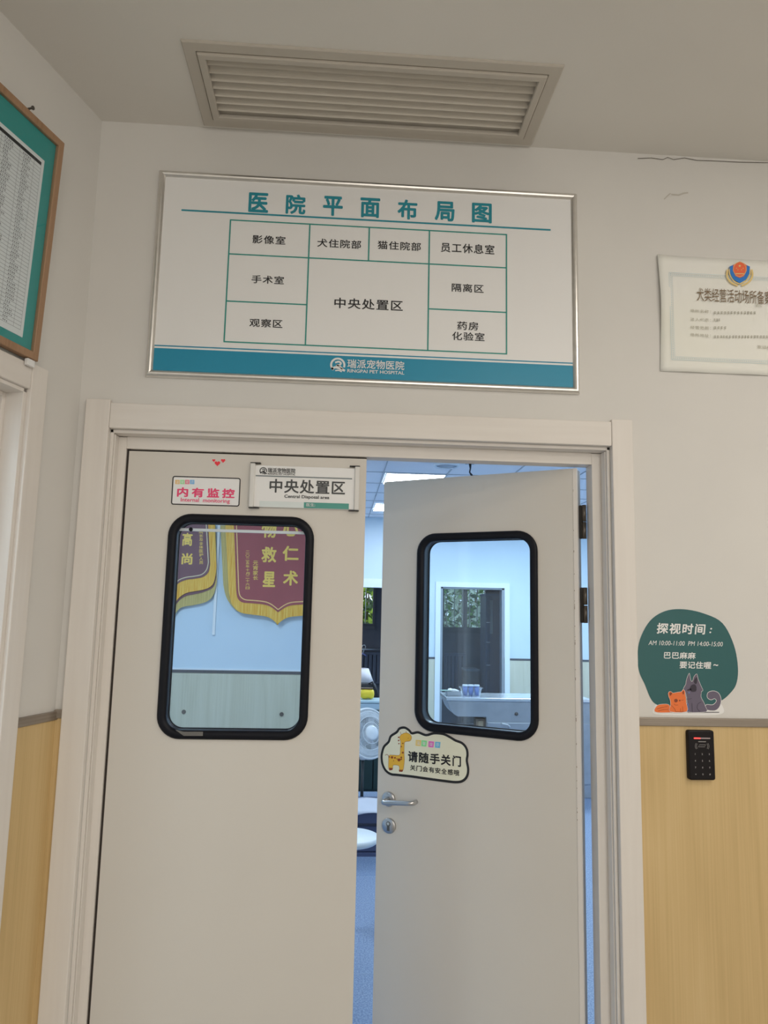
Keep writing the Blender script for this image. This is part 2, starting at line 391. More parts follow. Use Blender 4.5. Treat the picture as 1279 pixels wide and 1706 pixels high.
# ================================================================== treatment room behind the doors
BZ = 2.80; FY = 7.0; EY = 8.6
m_bwall = noisy('treatment_wall_paint', (0.62, 0.74, 0.84, 1), (0.65, 0.77, 0.86, 1), nscale=3, rough=0.7)
m_bwain = woodgrain('grey_wood_laminate', (0.52, 0.50, 0.38, 1), (0.62, 0.60, 0.47, 1), (0.68, 0.66, 0.54, 1))
m_btrim = mat('dark_bar_trim', (0.10, 0.10, 0.11, 1), 0.4)
m_btile = noisy('ceiling_tile', (0.86, 0.85, 0.88, 1), (0.89, 0.88, 0.91, 1), nscale=60, rough=0.9)
m_tbar = mat('ceiling_grid_bar', (0.45, 0.47, 0.50, 1), 0.5)
# speckled blue floor with tile joints
mf = mat('speckled_blue_floor', (0.2, 0.3, 0.5, 1), 0.45); nt = mf.node_tree; b_ = nt.nodes['Principled BSDF']
tc = nt.nodes.new('ShaderNodeTexCoord'); vo = nt.nodes.new('ShaderNodeTexNoise'); vo.inputs['Scale'].default_value = 130; vo.inputs['Detail'].default_value = 2
rp = nt.nodes.new('ShaderNodeValToRGB'); rp.color_ramp.elements[0].position = 0.36; rp.color_ramp.elements[0].color = (0.13, 0.19, 0.33, 1)
rp.color_ramp.elements[1].position = 0.68; rp.color_ramp.elements[1].color = (0.30, 0.38, 0.52, 1)
nt.links.new(tc.outputs['Object'], vo.inputs['Vector']); nt.links.new(vo.outputs['Fac'], rp.inputs[0]); nt.links.new(rp.outputs[0], b_.inputs['Base Color'])
fb = struct(MB().box(-3, 4, 0.1, EY+0.3, -0.08, 0), 'floor_treatment', mf, 'speckled blue floor of the treatment room')
j = MB()
for yy in (1.154, 1.556, 1.958, 2.36, 2.762): j.box(-3, 4, yy-0.0015, yy+0.0015, 0, 0.0006)
j.build('tile_joint', mat('joint_grey', (0.35, 0.42, 0.55, 1), 0.7), fb)
cb = struct(MB().box(-3, 4, WT, FY, BZ, BZ+0.08), 'ceiling_treatment', m_btile, 'tiled ceiling of the treatment room')
GX, GY, GS = 0.372, 3.90, 0.557
gb = MB()
for k in range(-6, 7):
    x = GX + k*GS
    if -3 < x < 4: gb.box(x-0.004, x+0.004, WT, FY, BZ-0.006, BZ)
for k in range(-7, 6):
    y = GY + k*GS
    if WT < y < FY: gb.box(-3, 4, y-0.003, y+0.003, BZ-0.005, BZ)
gb.build('ceiling_grid', m_tbar, cb)
struct(MB().box(-3.1, -3, WT, FY, 0, BZ), 'wall_treatment_left', m_bwall, 'pale blue left wall of the treatment room')
struct(MB().box(4, 4.1, WT, EY, 0, BZ), 'wall_treatment_right', m_bwall, 'pale blue right wall of the treatment room')
# partition behind the closed leaf
PY = 3.8
px1 = at(528, 1000, PY).x; pz = at(395, 1119.5, PY).z
wp = struct(MB().box(-3, px1, PY, PY+0.12, 0, BZ), 'wall_partition', m_bwall, 'pale blue partition carrying the two pennants')
MB().box(-3, px1, PY-0.008, PY, 0, pz-0.012).build('wainscot', m_bwain, wp)
MB().box(-3, px1, PY-0.012, PY, pz-0.012, pz+0.012).build('wainscot_trim', m_btrim, wp)
MB().box(-3, px1, PY-0.009, PY, pz+0.012, pz+0.024).build('wainscot_cap', mat('cap_white', (0.8, 0.85, 0.9, 1), 0.4), wp)
for q in ((306, 1186), (469, 1190)):
    c = at(q[0], q[1], PY-0.012); MB().lathe([(0.017, 0.0), (0.017, 0.004), (0.006, 0.006)], (c.x, PY-0.014, c.z), 'y', 14).build('wall_bolt', m_dsteel, wp)
# far wall with the doorway and the opening next to it
a0 = at(556, 1000, FY).x; a1 = at(662, 1000, FY).x; ah = at(620, 976, FY).z
g0 = at(733, 1060, FY).x; g1 = at(840, 1060, FY).x; gh = at(790, 979, FY).z
wf = struct(MB().box(-3, a0, FY, FY+0.14, 0, BZ).box(a0, a1, FY, FY+0.14, ah, BZ).box(a1, g0, FY, FY+0.14, 0, BZ).box(g0, g1, FY, FY+0.14, gh, BZ).box(g1, 4, FY, FY+0.14, 0, BZ),
            'wall_far', m_bwall, 'pale blue far wall with a glazed doorway')
fz = at(712, 1096, FY).z
for x0, x1 in ((a1, g0), (g1, 4)):
    MB().box(x0, x1, FY-0.008, FY, 0, fz-0.012).build('wainscot', m_bwain, wf)
    MB().box(x0, x1, FY-0.012, FY, fz-0.012, fz+0.012).build('wainscot_trim', m_btrim, wf)
m_bwhite = mat('cool_white_trim', (0.80, 0.86, 0.90, 1), 0.4)
t3 = thing('trim_3', 'white frame of the far glazed doorway', 'door frame', (g0, FY, 0), kind='structure'); B = (g0, FY, 0)
cw = at(733, 1060, FY).x - at(724.5, 1060, FY).x
MB().box(g0-cw, g0, FY-0.02, FY, 0, gh+cw).build('casing_side', m_bwhite, t3, B); MB().box(g1, g1+cw, FY-0.02, FY, 0, gh+cw).build('casing_side', m_bwhite, t3, B)
MB().box(g0, g1, FY-0.02, FY, gh, gh+cw).build('casing_header', m_bwhite, t3, B)
MB().box(g0, g0+0.03, FY, FY+0.14, 0, gh).box(g1-0.03, g1, FY, FY+0.14, 0, gh).box(g0, g1, FY, FY+0.14, gh-0.02, gh).build('jamb', mat('jamb_grey', (0.32, 0.36, 0.40, 1), 0.5), t3, B)
d4 = thing('door_4', 'tinted glass door filling the far doorway', 'door', (g0, FY+0.06, 0), kind='structure'); B = (g0, FY+0.06, 0)
MB().box(g0+0.03, g1-0.03, FY+0.06, FY+0.072, 0.02, gh-0.02).build('glass_pane', m_glassd, d4, B)
t4 = thing('trim_4', 'thin white header over the far opening', 'door frame', (a0, FY, 0), kind='structure'); B = (a0, FY, 0)
MB().box(a0, a1, FY-0.015, FY+0.14, ah-0.02, ah+0.09).build('header', m_bwhite, t4, B)
# enclosed balcony behind: window wall and ceiling coloured dark to look unlit
m_dark = noisy('balcony_unlit_wall', (0.13, 0.125, 0.14, 1), (0.16, 0.15, 0.165, 1), nscale=4, rough=0.7)
m_dfr = mat('dark_window_frame', (0.10, 0.095, 0.10, 1), 0.4)
wa0, wa1 = at(520, 1010, EY).x, at(625, 1010, EY).x; wz = at(615, 1043, EY).z
wb0, wb1 = at(735, 1010, EY).x, at(812, 1010, EY).x; wz2 = at(770, 1049, EY).z
EZ = 2.5
struct(MB().box(-1.5, wa0, EY, EY+0.15, 0, EZ).box(wa0, wa1, EY, EY+0.15, 0, wz).box(wa0, wa1, EY, EY+0.15, 2.15, EZ).box(wa1, wb0, EY, EY+0.15, 0, EZ)
       .box(wb0, wb1, EY, EY+0.15, 0, wz2).box(wb0, wb1, EY, EY+0.15, 2.15, EZ).box(wb1, 4, EY, EY+0.15, 0, EZ), 'wall_balcony', m_dark, 'dark outer wall below and between the balcony windows')
struct(MB().box(-1.5, 4, FY+0.14, EY+0.15, EZ, EZ+0.06), 'ceiling_balcony', m_dark, 'dark ceiling of the enclosed balcony')
def window(n, x0, x1, z0, z1, label, mull):
    w = thing('window_%d' % n, label, 'window', (x0, EY, z0), kind='structure'); B = (x0, EY, z0)
    MB().frame(x0, x1, z0, z1, [(0, EY-0.03), (0.035, EY-0.03), (0.035, EY+0.05), (0, EY+0.05), (0, EY-0.03)]).build('window_frame', m_dfr, w, B)
    for xm, hw in mull: MB().box(xm-hw, xm+hw, EY-0.02, EY+0.04, z0, z1).build('mullion', m_dfr, w, B)
    MB().box(x0, x1, EY-0.06, EY, z0-0.05, z0).build('window_sill', m_dfr, w, B)
    MB().box(x0+0.03, x1-0.03, EY+0.005, EY+0.011, z0+0.03, z1-0.03).build('glass_pane', m_glass, w, B)
    bars = MB(); x = x0+0.1
    while x < x1: bars.tube([(x, EY+0.12, z0), (x, EY+0.12, z1)], 0.006, 6); x += 0.115
    bars.build('security_bars', mat('bar_white', (0.7, 0.72, 0.7, 1), 0.5), w, B)
window(1, wa0, wa1, wz, 2.15, 'dark framed balcony window with leaves outside seen through the door gap', [])
window(2, wb0, wb1, wz2, 2.15, 'dark framed balcony window seen through the glass of the open leaf', [(at(774.5, 1010, EY).x, 0.03)])
struct(MB().box(-8, 14, EY+0.3, EY+14, -0.6, -0.5), 'ground_outside', noisy('pale_paving', (0.5, 0.5, 0.46, 1), (0.6, 0.6, 0.55, 1), nscale=2), 'pale paving outside the windows')

# ================================================================== door leaves
# ---- closed left leaf
LY = 0.058
d1 = thing('door_1', 'closed left leaf of the beige double door', 'door', (OL+0.005, LY, 0), kind='structure'); B = (OL+0.005, LY, 0)
def rect_px(x0, x1, y0, y1, yc, xc, y, F):      # left/right edges read at row yc, top/bottom edges at column xc
    return at(x0, yc, y, F).x, at(x1, yc, y, F).x, at(xc, y1, y, F).z, at(xc, y0, y, F).z
gx0, gx1, gz0, gz1 = rect_px(271, 518, 858.5, 1232, 1045, 392, LY, FW)
hx0, hx1, hz0, hz1 = rect_px(286, 503, 880, 1216, 1045, 395, LY, FW)
LE = 0.0855
def leaf_parts(par, B, x0, x1, z1, y, th, g, h, ms, m=m_leaf):
    ins = 0.008
    holed_plate('leaf_panel', [(x0, 0.008), (x1, 0.008), (x1, z1), (x0, z1)], rrect(g[0]+ins, g[1]-ins, g[2]+ins, g[3]-ins, 0.062), y, y+th, m, par, B)
    gi = h[0]-g[0]
    MB().rrframe(g[0], g[1], g[2], g[3], 0.073, [(0.0, y-0.0005), (0.0, y-0.006), (0.006, y-0.011), (gi-0.010, y-0.011), (gi-0.002, y-0.007), (gi, y-0.001), (gi, y+0.006), (0.009, y+0.006), (0.0, y-0.0005)]).build('rubber_gasket', m_rub, par, B)
    MB().rrframe(g[0], g[1], g[2], g[3], 0.073, [(0.0, y+th+0.0005), (0.0, y+th+0.008), (gi-0.004, y+th+0.008), (gi, y+th+0.001), (gi, y+th-0.006), (0.009, y+th-0.006), (0.0, y+th+0.0005)]).build('rubber_gasket', m_rub, par, B)
    MB().rrframe(g[0], g[1], g[2], g[3], 0.073, [(gi-0.002, y+0.006), (gi-0.002, y+th-0.006), (0.009, y+th-0.006), (0.009, y+0.006), (gi-0.002, y+0.006)]).build('glazing_spacer', ms, par, B)
    for k in (y+0.0065, y+th-0.0105):
        MB().prism(rrect(g[0]+0.01, g[1]-0.01, g[2]+0.01, g[3]-0.01, 0.06), k, k+0.004).build('glass_pane', m_glass, par, B)
leaf_parts(d1, B, OL+0.004, LE, OT-0.006, LY, 0.045, (gx0, gx1, gz0, gz1), (hx0, hx1, hz0, hz1), m_rub)
MB().box(OL-0.004, OL+0.004, LY+0.004, LY+0.03, 0.0, OT).box(OL, LE, LY+0.012, LY+0.03, OT-0.006, OT+0.001).build('gap_seal', mat('dark_seal', (0.05, 0.04, 0.035, 1), 0.8), d1, B)
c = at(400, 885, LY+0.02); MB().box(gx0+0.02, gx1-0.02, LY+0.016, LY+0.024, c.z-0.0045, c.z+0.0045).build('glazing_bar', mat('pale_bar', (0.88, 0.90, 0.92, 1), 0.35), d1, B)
# small black clip sitting on the gasket and a drip of chrome at its lower edge
c = at(318, 882, LY-0.012); MB().prism(circle(c.x, c.z, 0.006, 0.007, 12), LY-0.016, LY-0.010).build('gasket_clip', m_rub, d1, B)
q = P([(292, 1216), (306, 1219), (338, 1219), (338, 1226), (306, 1226)], LY-0.012); MB().prism(q, LY-0.0125, LY-0.0108).build('gasket_foil', mat('worn_foil', (0.25, 0.25, 0.25, 1), 0.25, 0.8), d1, B)

# ---- open right leaf (own frame: hinge at x=0, free edge at x=-0.7466)
d2 = thing('door_2', 'right leaf of the beige double door swung open into the treatment room', 'door', (0, 0, 0), FD, kind='structure'); B = (0, 0, 0)
hg = rect_px(693.5, 896.5, 886.5, 1227, 1055, 797, 0, FD); hh = rect_px(705, 884, 903, 1212, 1055, 800, 0, FD)
leaf_parts(d2, B, -0.7466, 0.0, 2.104, 0.0, 0.05, hg, hh, m_spacer)
MB().box(-0.0095, 0.004, -0.0015, 0.0, 0.01, 2.104).box(0.0, 0.003, 0.0, 0.018, 0.01, 2.104).build('edge_band', m_case, d2, B)
MB().box(0.0005, 0.0035, 0.020, 0.048, 0.01, 2.10).build('edge_seal', mat('grey_edge', (0.30, 0.31, 0.33, 1), 0.5), d2, B)
# worn specks along the hinge edge
wr = MB()
for k in range(26):
    z = 0.9 + 1.15*random.random(); s_ = 0.002 + 0.010*random.random()**2
    wr.flat([(-0.0098, z), (-0.0082, z), (-0.0084, z+s_), (-0.0096, z+s_)], -0.0018)
wr.build('wear_marks', mat('wear_brown', (0.22, 0.13, 0.07, 1), 0.8), d2, B)
# hinges
m_hp = mat('hinge_plate_dark', (0.05, 0.048, 0.045, 1), 0.4, 0.8)
for y0, y1 in ((842, 898), (979, 1038)):
    z1 = at(976, y0, 0.1).z; z0 = at(978, y1, 0.1).z; zm = (z0+z1)/2
    k = FD.i @ Vector((0.8385, 0.096, 0)); hb = (k.x, k.y, z0)
    h = MB().lathe([(0.0075, 0), (0.0075, zm-z0-0.001)], (k.x, k.y, z0), n=16).lathe([(0.0075, 0), (0.0075, z1-zm-0.001)], (k.x, k.y, zm+0.001), n=16).build('hinge', mat('hinge_brown', (0.13, 0.115, 0.10, 1), 0.35, 0.7), d2, B)
    MB().prism(rrect(0.002, k.x-0.004, z0, z1, 0.006, 4), k.y-0.002, k.y+0.001).build('hinge_plate', m_hp, h)
# lever handle, rosette, lock escutcheon
c = at(648, 1331, 0, FD)
lv = MB().lathe([(0.026, 0.0), (0.026, -0.006), (0.024, -0.009), (0.010, -0.0095)], (c.x, 0, c.z), 'y', 32).build('lever_handle', m_steel, d2, B)
e = at(708, 1336, -0.05, FD)
L0 = 0.125
pth = [(c.x, -0.005, c.z), (c.x, -0.040, c.z)] + [(c.x + 0.014*(1-math.cos(a)), -0.040 - 0.014*math.sin(a), c.z - 0.001) for a in (0.4, 0.8, 1.2, PI/2)]
pth += [(c.x + t, -0.054, c.z - 0.001 + 0.10*t) for t in (0.03, 0.05, 0.07, 0.09, L0-0.02)]
pth += [(c.x + L0 - 0.02 + 0.016*math.sin(a), -0.054 + 0.016*(1-math.cos(a)), c.z + 0.0105) for a in (0.4, 0.8, 1.2, PI/2)] + [(c.x + L0 - 0.004, -0.026, c.z + 0.011)]
MB().tube(pth, 0.0088, 16).build('lever', m_steel, lv)
c = at(648.5, 1375.5, 0, FD)
es = MB().lathe([(0.027, 0.0), (0.027, -0.006), (0.025, -0.0085), (0.0, -0.009)], (c.x, 0, c.z), 'y', 32, cap1=False).build('lock_escutcheon', m_steel, d2, B)
kh = circle(c.x, c.z+0.008, 0.0085, n=20)
MB().prism(kh, -0.0105, -0.0088).prism([(c.x-0.005, c.z+0.004), (c.x-0.005, c.z-0.016), (c.x+0.005, c.z-0.016), (c.x+0.005, c.z+0.004)], -0.0102, -0.0088).build('keyhole', m_dsteel, es)
MB().prism(circle(c.x, c.z+0.009, 0.005, n=14), -0.0118, -0.0104).build('lock_plug', m_alu, es)

# ================================================================== things on the door wall
# ---- layout sign
sx0, sx1, sz0, sz1 = -0.6425, 0.7945, 2.339, 3.061
SY = -0.012
sg = thing('wall_sign', 'wide white floor plan sign board in silver frame above the double doors', 'sign', (0.076, 0, sz0)); B = (0.076, 0, sz0)
MB().frame(sx0, sx1, sz0, sz1, [(0, 0), (0, -0.008), (0.003, -0.015), (0.008, -0.0195), (0.013, -0.0205), (0.018, -0.0185), (0.0225, -0.013), (0.0235, -0.010), (0.0235, 0)], smooth=False).build('frame', m_alu, sg, B, bevel=0.001)
MB().box(sx0+0.02, sx1-0.02, SY+0.002, 0, sz0+0.02, sz1-0.02).build('panel', m_white, sg, B)
def zline(px, py, y, F=FW): return at(px, py, y, F).z
def xline(px, py, y, F=FW): return at(px, py, y, F).x
Ya, Yb = SY+0.0013, SY+0.0006
zb = zline(610, 594.5, Ya); MB().flat([(sx0+0.0235, sz0+0.0235), (sx1-0.0235, sz0+0.0235), (sx1-0.0235, zb), (sx0+0.0235, zb)], Ya).flat(
    [(sx0+0.0235, zb+0.0065), (sx1-0.0235, zb+0.0065), (sx1-0.0235, zb+0.0105), (sx0+0.0235, zb+0.0105)], Ya).build('band', m_tband, sg, B)
words([(ch, 430.5 + 62*k, 337.5 + 2.9*k, 33, 33, dict(bold=0.03)) for k, ch in enumerate('医院平面布局图')], Ya, m_teal, sg, B, name='title_lettering')
zu = zline(610, 366.5, Ya); MB().flat([(xline(302, 352, Ya), zu-0.003), (xline(917, 381, Ya), zu-0.003), (xline(917, 381, Ya), zu+0.003), (xline(302, 352, Ya), zu+0.003)], Ya).build('title_rule', m_teal, sg, B)
X0, XA, XB, XC, X1 = xline(378.5, 470, Ya), xline(512.5, 470, Ya), xline(614.5, 403, Ya), xline(714, 470, Ya), xline(843.5, 490, Ya)
Z0, Z1 = zline(612, 579.5, Ya), zline(612, 378.5, Ya); Zr = zline(612, 434.5, Ya); Zl = zline(444, 504.5, Ya); Zs = zline(779, 517.5, Ya)
g = MB(); lw = 0.0022
def hl(xa, xb, z): g.flat([(xa-lw, z-lw), (xb+lw, z-lw), (xb+lw, z+lw), (xa-lw, z+lw)], Ya)
def vl(x, za, zb_): g.flat([(x-lw, za), (x+lw, za), (x+lw, zb_), (x-lw, zb_)], Yb)
hl(X0, X1, Z0); hl(X0, X1, Z1); hl(X0, X1, Zr); hl(X0, XA, Zl); hl(XC, X1, Zs); vl(X0, Z0, Z1); vl(XA, Z0, Z1); vl(XC, Z0, Z1); vl(X1, Z0, Z1); vl(XB, Zr, Z1)
g.build('plan_grid', m_tgrid, sg, B)
for s_, x, y, w, h in (('影像室', 448, 399.5, 55, 14), ('犬住院部', 565, 406, 73, 14), ('猫住院部', 665, 409.5, 72, 14), ('员工休息室', 779, 414, 89, 16), ('手术室', 446, 466, 54, 13.5),
                       ('隔离区', 779, 480, 53, 14), ('观察区', 443, 538.5, 55, 14), ('中央处置区', 614, 507, 114, 17.5), ('药房', 779, 543, 35, 14), ('化验室', 780, 560.5, 54, 14)):
    words([(s_, x, y, w, h, dict(bold=0.012, space=1.12))], Ya, m_black, sg, B, name='room_lettering')
def logo(mb, cx, cz, r, y):                      # round swirl emblem: open ring, curled head and sweep
    mb.stroke([(cx + r*0.86*math.cos(q), cz + r*0.86*math.sin(q)) for q in [math.radians(a) for a in range(-20, 236, 12)]], r*0.26, y)
    mb.stroke(spline([(cx-0.80*r, cz-0.60*r), (cx-0.35*r, cz-0.35*r), (cx+0.25*r, cz-0.45*r), (cx+0.95*r, cz-0.75*r)], 6, False), r*0.30, y)
    mb.stroke(spline([(cx-0.35*r, cz+0.30*r), (cx+0.10*r, cz+0.45*r), (cx+0.40*r, cz+0.25*r), (cx+0.20*r, cz-0.02*r), (cx-0.15*r, cz-0.05*r), (cx+0.25*r, cz-0.20*r), (cx+0.62*r, cz-0.52*r)], 6, False), r*0.24, y)
    mb.stroke(spline([(cx-0.30*r, cz-0.78*r), (cx+0.15*r, cz-0.72*r), (cx+0.55*r, cz-0.88*r)], 5, False), r*0.18, y)
lg = MB(); c = at(562.5, 608, Yb); logo(lg, c.x, c.z, 0.0255, Yb); lg.build('emblem', m_pwhite, sg, B)
words([('瑞派宠物医院', 626, 607.5, 95, 15, dict(bold=0.014)), ('RINGPAI PET HOSPITAL', 626, 619.5, 95, 5.6, dict(bold=0.02))], Yb, m_pwhite, sg, B, name='name_lettering')

# ---- round visiting-hours sticker
vs = thing('visiting_hours_sticker', 'round dark teal visiting hours sticker with sitting cat and dog beside door', 'sticker', at(1146, 1180, 0)); B = at(1146, 1180, 0)
Yv = -0.0012
c0 = [(1062, 1096), (1066, 1065), (1083, 1034), (1108, 1018), (1138, 1015), (1172, 1022), (1203, 1038), (1222, 1074), (1229, 1112), (1226, 1140), (1214, 1157), (1200, 1168), (1180, 1176), (1140, 1178), (1110, 1178), (1094, 1174), (1084, 1164), (1074, 1140), (1065, 1120)]
MB().prism(P(spline(c0, 5), Yv), Yv, 0).build('backing', mat('sticker_teal', pc(38, 74, 72), 0.4), vs, B)
MB().prism(P(spline([(1090, 1178), (1100, 1170), (1140, 1165), (1190, 1168), (1204, 1178), (1200, 1190), (1150, 1192), (1092, 1190)], 4), -0.0007), -0.0007, 0).build('clear_edge', mat('sticker_edge', pc(205, 200, 190), 0.4), vs, B)
m_chalk = mat('chalk_white', pc(205, 205, 195), 0.5)
Yw = Yv-0.0004
words([('探视时间', 1134.5, 1047.5, 82, 18, dict(bold=0.026, space=1.14, shear=0.12)), (':', 1183.5, 1050.5, 5, 9, dict(bold=0.02, shear=0.25)),
       ('AM 10:00-11:00  PM 14:00-15:00', 1142, 1072, 124, 7.6, dict(shear=0.2)), ('巴巴麻麻', 1132, 1092, 53, 11.5, dict(bold=0.02, space=1.05, shear=0.08)),
       ('要记住喔', 1158, 1108, 53, 12, dict(bold=0.02, shear=0.08)), ('~', 1192, 1108, 8, 3, dict(bold=0.02))], Yw, m_chalk, vs, B)
m_lnw = mat('outline_pale', pc(200, 190, 195), 0.5); m_catg = mat('cat_grey', pc(84, 74, 84), 0.5); m_catd = mat('cat_dark', pc(45, 38, 46), 0.5)
m_dog = mat('dog_orange', pc(190, 92, 44), 0.5); m_dogd = mat('dog_brown', pc(110, 50, 30), 0.5)
def layered(pxs, y, grow, mo, mi, name, par, B, F=FW):
    """a filled shape with a pale outline"""
    o = MB(); o.flat(P(pxs, y, F), y).build(name, mi, par, B)
    MB().stroke(P(pxs, y-0.0003, F), grow, y-0.0003, True).build(name+'_outline', mo, par, B)
tail = spline([(1176, 1182), (1190, 1184), (1198, 1178), (1201, 1166), (1197, 1155), (1188, 1151), (1179, 1154), (1178, 1162), (1184, 1166), (1190, 1164), (1193, 1168), (1187, 1174), (1176, 1174)], 4)
layered(tail, Yw, 0.0014, m_lnw, m_catg, 'cat_tail', vs, B)
def zc(pts): return [(1080 + x/9.136, 1110 + y/9.136) for x, y in pts]
def shp(pts, y, n=3): return P(zc(spline(pts, n)), y)
def ln(mb, pts, w, y): mb.stroke(P(zc(spline(pts, 5, False)), y), w, y); return mb
cat = zc(spline([(585, 692), (586, 560), (580, 470), (560, 400), (530, 350), (545, 310), (566, 272), (572, 230), (592, 160), (622, 104), (634, 160), (650, 225), (672, 222), (690, 160), (735, 115), (755, 190), (800, 300), (829, 366), (806, 388), (801, 470), (840, 545), (865, 610), (876, 692)], 3))
layered(cat, Yw-0.0006, 0.0010, m_lnw, m_catg, 'cat', vs, B)
Yx = Yw-0.0014
mk = MB(); mk.flat(shp([(650, 290), (700, 275), (728, 310), (722, 380), (650, 384), (632, 340)], Yx), Yx).flat(shp([(690, 225), (735, 165), (738, 250), (712, 270)], Yx), Yx).flat(shp([(588, 360), (640, 338), (648, 362), (600, 372)], Yx), Yx)
ln(mk, [(580, 500), (620, 500), (656, 488)], 0.0010, Yx); ln(mk, [(784, 690), (742, 640), (752, 575), (800, 545)], 0.0012, Yx); ln(mk, [(668, 690), (660, 560)], 0.0012, Yx); ln(mk, [(800, 400), (790, 420)], 0.0016, Yx)
mk.build('cat_markings', m_catd, vs, B)
mk = MB(); ln(mk, [(596, 690), (604, 560), (618, 690)], 0.0016, Yx); mk.build('cat_chest', mat('cat_blue', pc(84, 96, 132), 0.5), vs, B); MB().flat(P(zc(circle(618, 402, 12, 12, 12)), Yx), Yx).build('cat_nose', MATS['cat_blue'], vs, B)
dogb = zc(spline([(104, 694), (94, 650), (140, 592), (220, 575), (305, 582), (345, 640), (425, 694), (200, 706)], 3))
layered(dogb, Yw-0.0003, 0.0008, m_lnw, m_dog, 'dog_tail', vs, B)
dog = zc(spline([(330, 690), (336, 590), (330, 520), (310, 470), (300, 420), (312, 388), (345, 386), (372, 406), (430, 396), (502, 384), (526, 352), (556, 380), (560, 430), (570, 480), (576, 560), (582, 690)], 3))
layered(dog, Yx-0.0002, 0.0008, m_lnw, m_dog, 'dog', vs, B)
Yz = Yx-0.001
mk = MB(); mk.flat(P(zc(circle(418, 522, 27, 26, 16)), Yz), Yz).flat(P(zc(circle(476, 522, 10, 13, 12)), Yz), Yz).flat(shp([(520, 392), (534, 372), (540, 420), (524, 424)], Yz), Yz).flat(shp([(322, 404), (346, 398), (360, 414), (330, 450)], Yz), Yz)
for q in ([(500, 518), (536, 512)], [(388, 572), (410, 590), (452, 588)], [(490, 690), (488, 640)], [(524, 690), (520, 610)], [(345, 590), (400, 650), (412, 690)], [(130, 650), (200, 630), (290, 610)], [(150, 680), (230, 660), (320, 655)], [(410, 690), (540, 690)]): ln(mk, q, 0.0008, Yz)
mk.build('dog_markings', m_dogd, vs, B)
MB().flat(P(zc([(590, 694), (1080, 696), (1070, 706), (600, 706)]), Yw), Yw).build('ground_line', m_catd, vs, B)

# ---- access keypad
kc = at(1165.5, 1257, -0.012)
kx0, kx1, kz0, kz1 = kc.x-0.0425, kc.x+0.0425, kc.z-0.076, kc.z+0.076
kp = thing('access_keypad', 'black card reader keypad with red lit bar on wood panel', 'keypad', (kc.x, -0.008, kz0)); B = (kc.x, -0.008, kz0)
m_kb = mat('keypad_black', (0.010, 0.008, 0.010, 1), 0.4, spec=0.25)
MB().rrframe(kx0, kx1, kz0, kz1, 0.007, [(0, -0.008), (0, -0.022), (0.002, -0.024), (0.005, -0.025)]).prism(rrect(kx0+0.004, kx1-0.004, kz0+0.004, kz1-0.004, 0.004), -0.025, -0.010).build('housing', m_kb, kp, B)
Yk = -0.0256
def kpx(u, v): return (kx0 + u*(kx1-kx0), kz1 - v*(kz1-kz0))
a_, b_k = kpx(0.22, 0.145), kpx(0.46, 0.17)
MB().box(a_[0], b_k[0], Yk, -0.0245, b_k[1], a_[1]).build('red_lamp', mat('red_led', (0.8, 0.05, 0.05, 1), 0.4, emit=(1, 0.06, 0.05, 1), estr=2.2), kp, B)
a_, b_k = kpx(0.46, 0.145), kpx(0.84, 0.168)
MB().box(a_[0], b_k[0], Yk, -0.0245, b_k[1], a_[1]).build('lamp_bar', mat('led_bar_dim', (0.45, 0.36, 0.37, 1), 0.4), kp, B)
m_kt = mat('keypad_grey', (0.42, 0.40, 0.40, 1), 0.4)
kt = MB(); v_, f_ = glyphs('1')
def kwrite(txt, u, v, hh, bold=0.0):
    vv, ff = glyphs(txt, bold=bold); x0 = min(a[0] for a in vv); x1 = max(a[0] for a in vv); z0 = min(a[1] for a in vv); z1 = max(a[1] for a in vv)
    s_ = hh/(z1-z0); cx, cz = kpx(u, v); n1 = len(vv)//9 if bold > 0 else len(vv); kt.add([(cx+(a-(x0+x1)/2)*s_, Yk - 0.00006*(i_//n1), cz+(b-(z0+z1)/2)*s_) for i_, (a, b) in enumerate(vv)], ff)
for r_, row in enumerate(('123', '456', '789', '*0#')):
    for q, ch in enumerate(row): kwrite(ch, 0.24+0.27*q, 0.475+0.135*r_, 0.0055 if ch != '*' else 0.004, 0.02)
cx, cz = kpx(0.52, 0.315)
for s_ in (-1, 1):
    for rr in (0.0185, 0.0225): kt.stroke([(cx + s_*rr*math.cos(q), cz + rr*0.75*math.sin(q)) for q in [math.radians(a) for a in range(-32, 33, 8)]], 0.0009, Yk)
kt.stroke([(cx-0.013, cz-0.002), (cx-0.008, cz+0.004), (cx+0.012, cz+0.004), (cx+0.008, cz-0.002)], 0.001, Yk, True)
kt.flat([(cx-0.012, kpx(0, 0.232)[1]), (cx+0.013, kpx(0, 0.232)[1]), (cx+0.013, kpx(0, 0.218)[1]), (cx-0.012, kpx(0, 0.218)[1])], Yk)
kt.build('key_print', m_kt, kp, B)

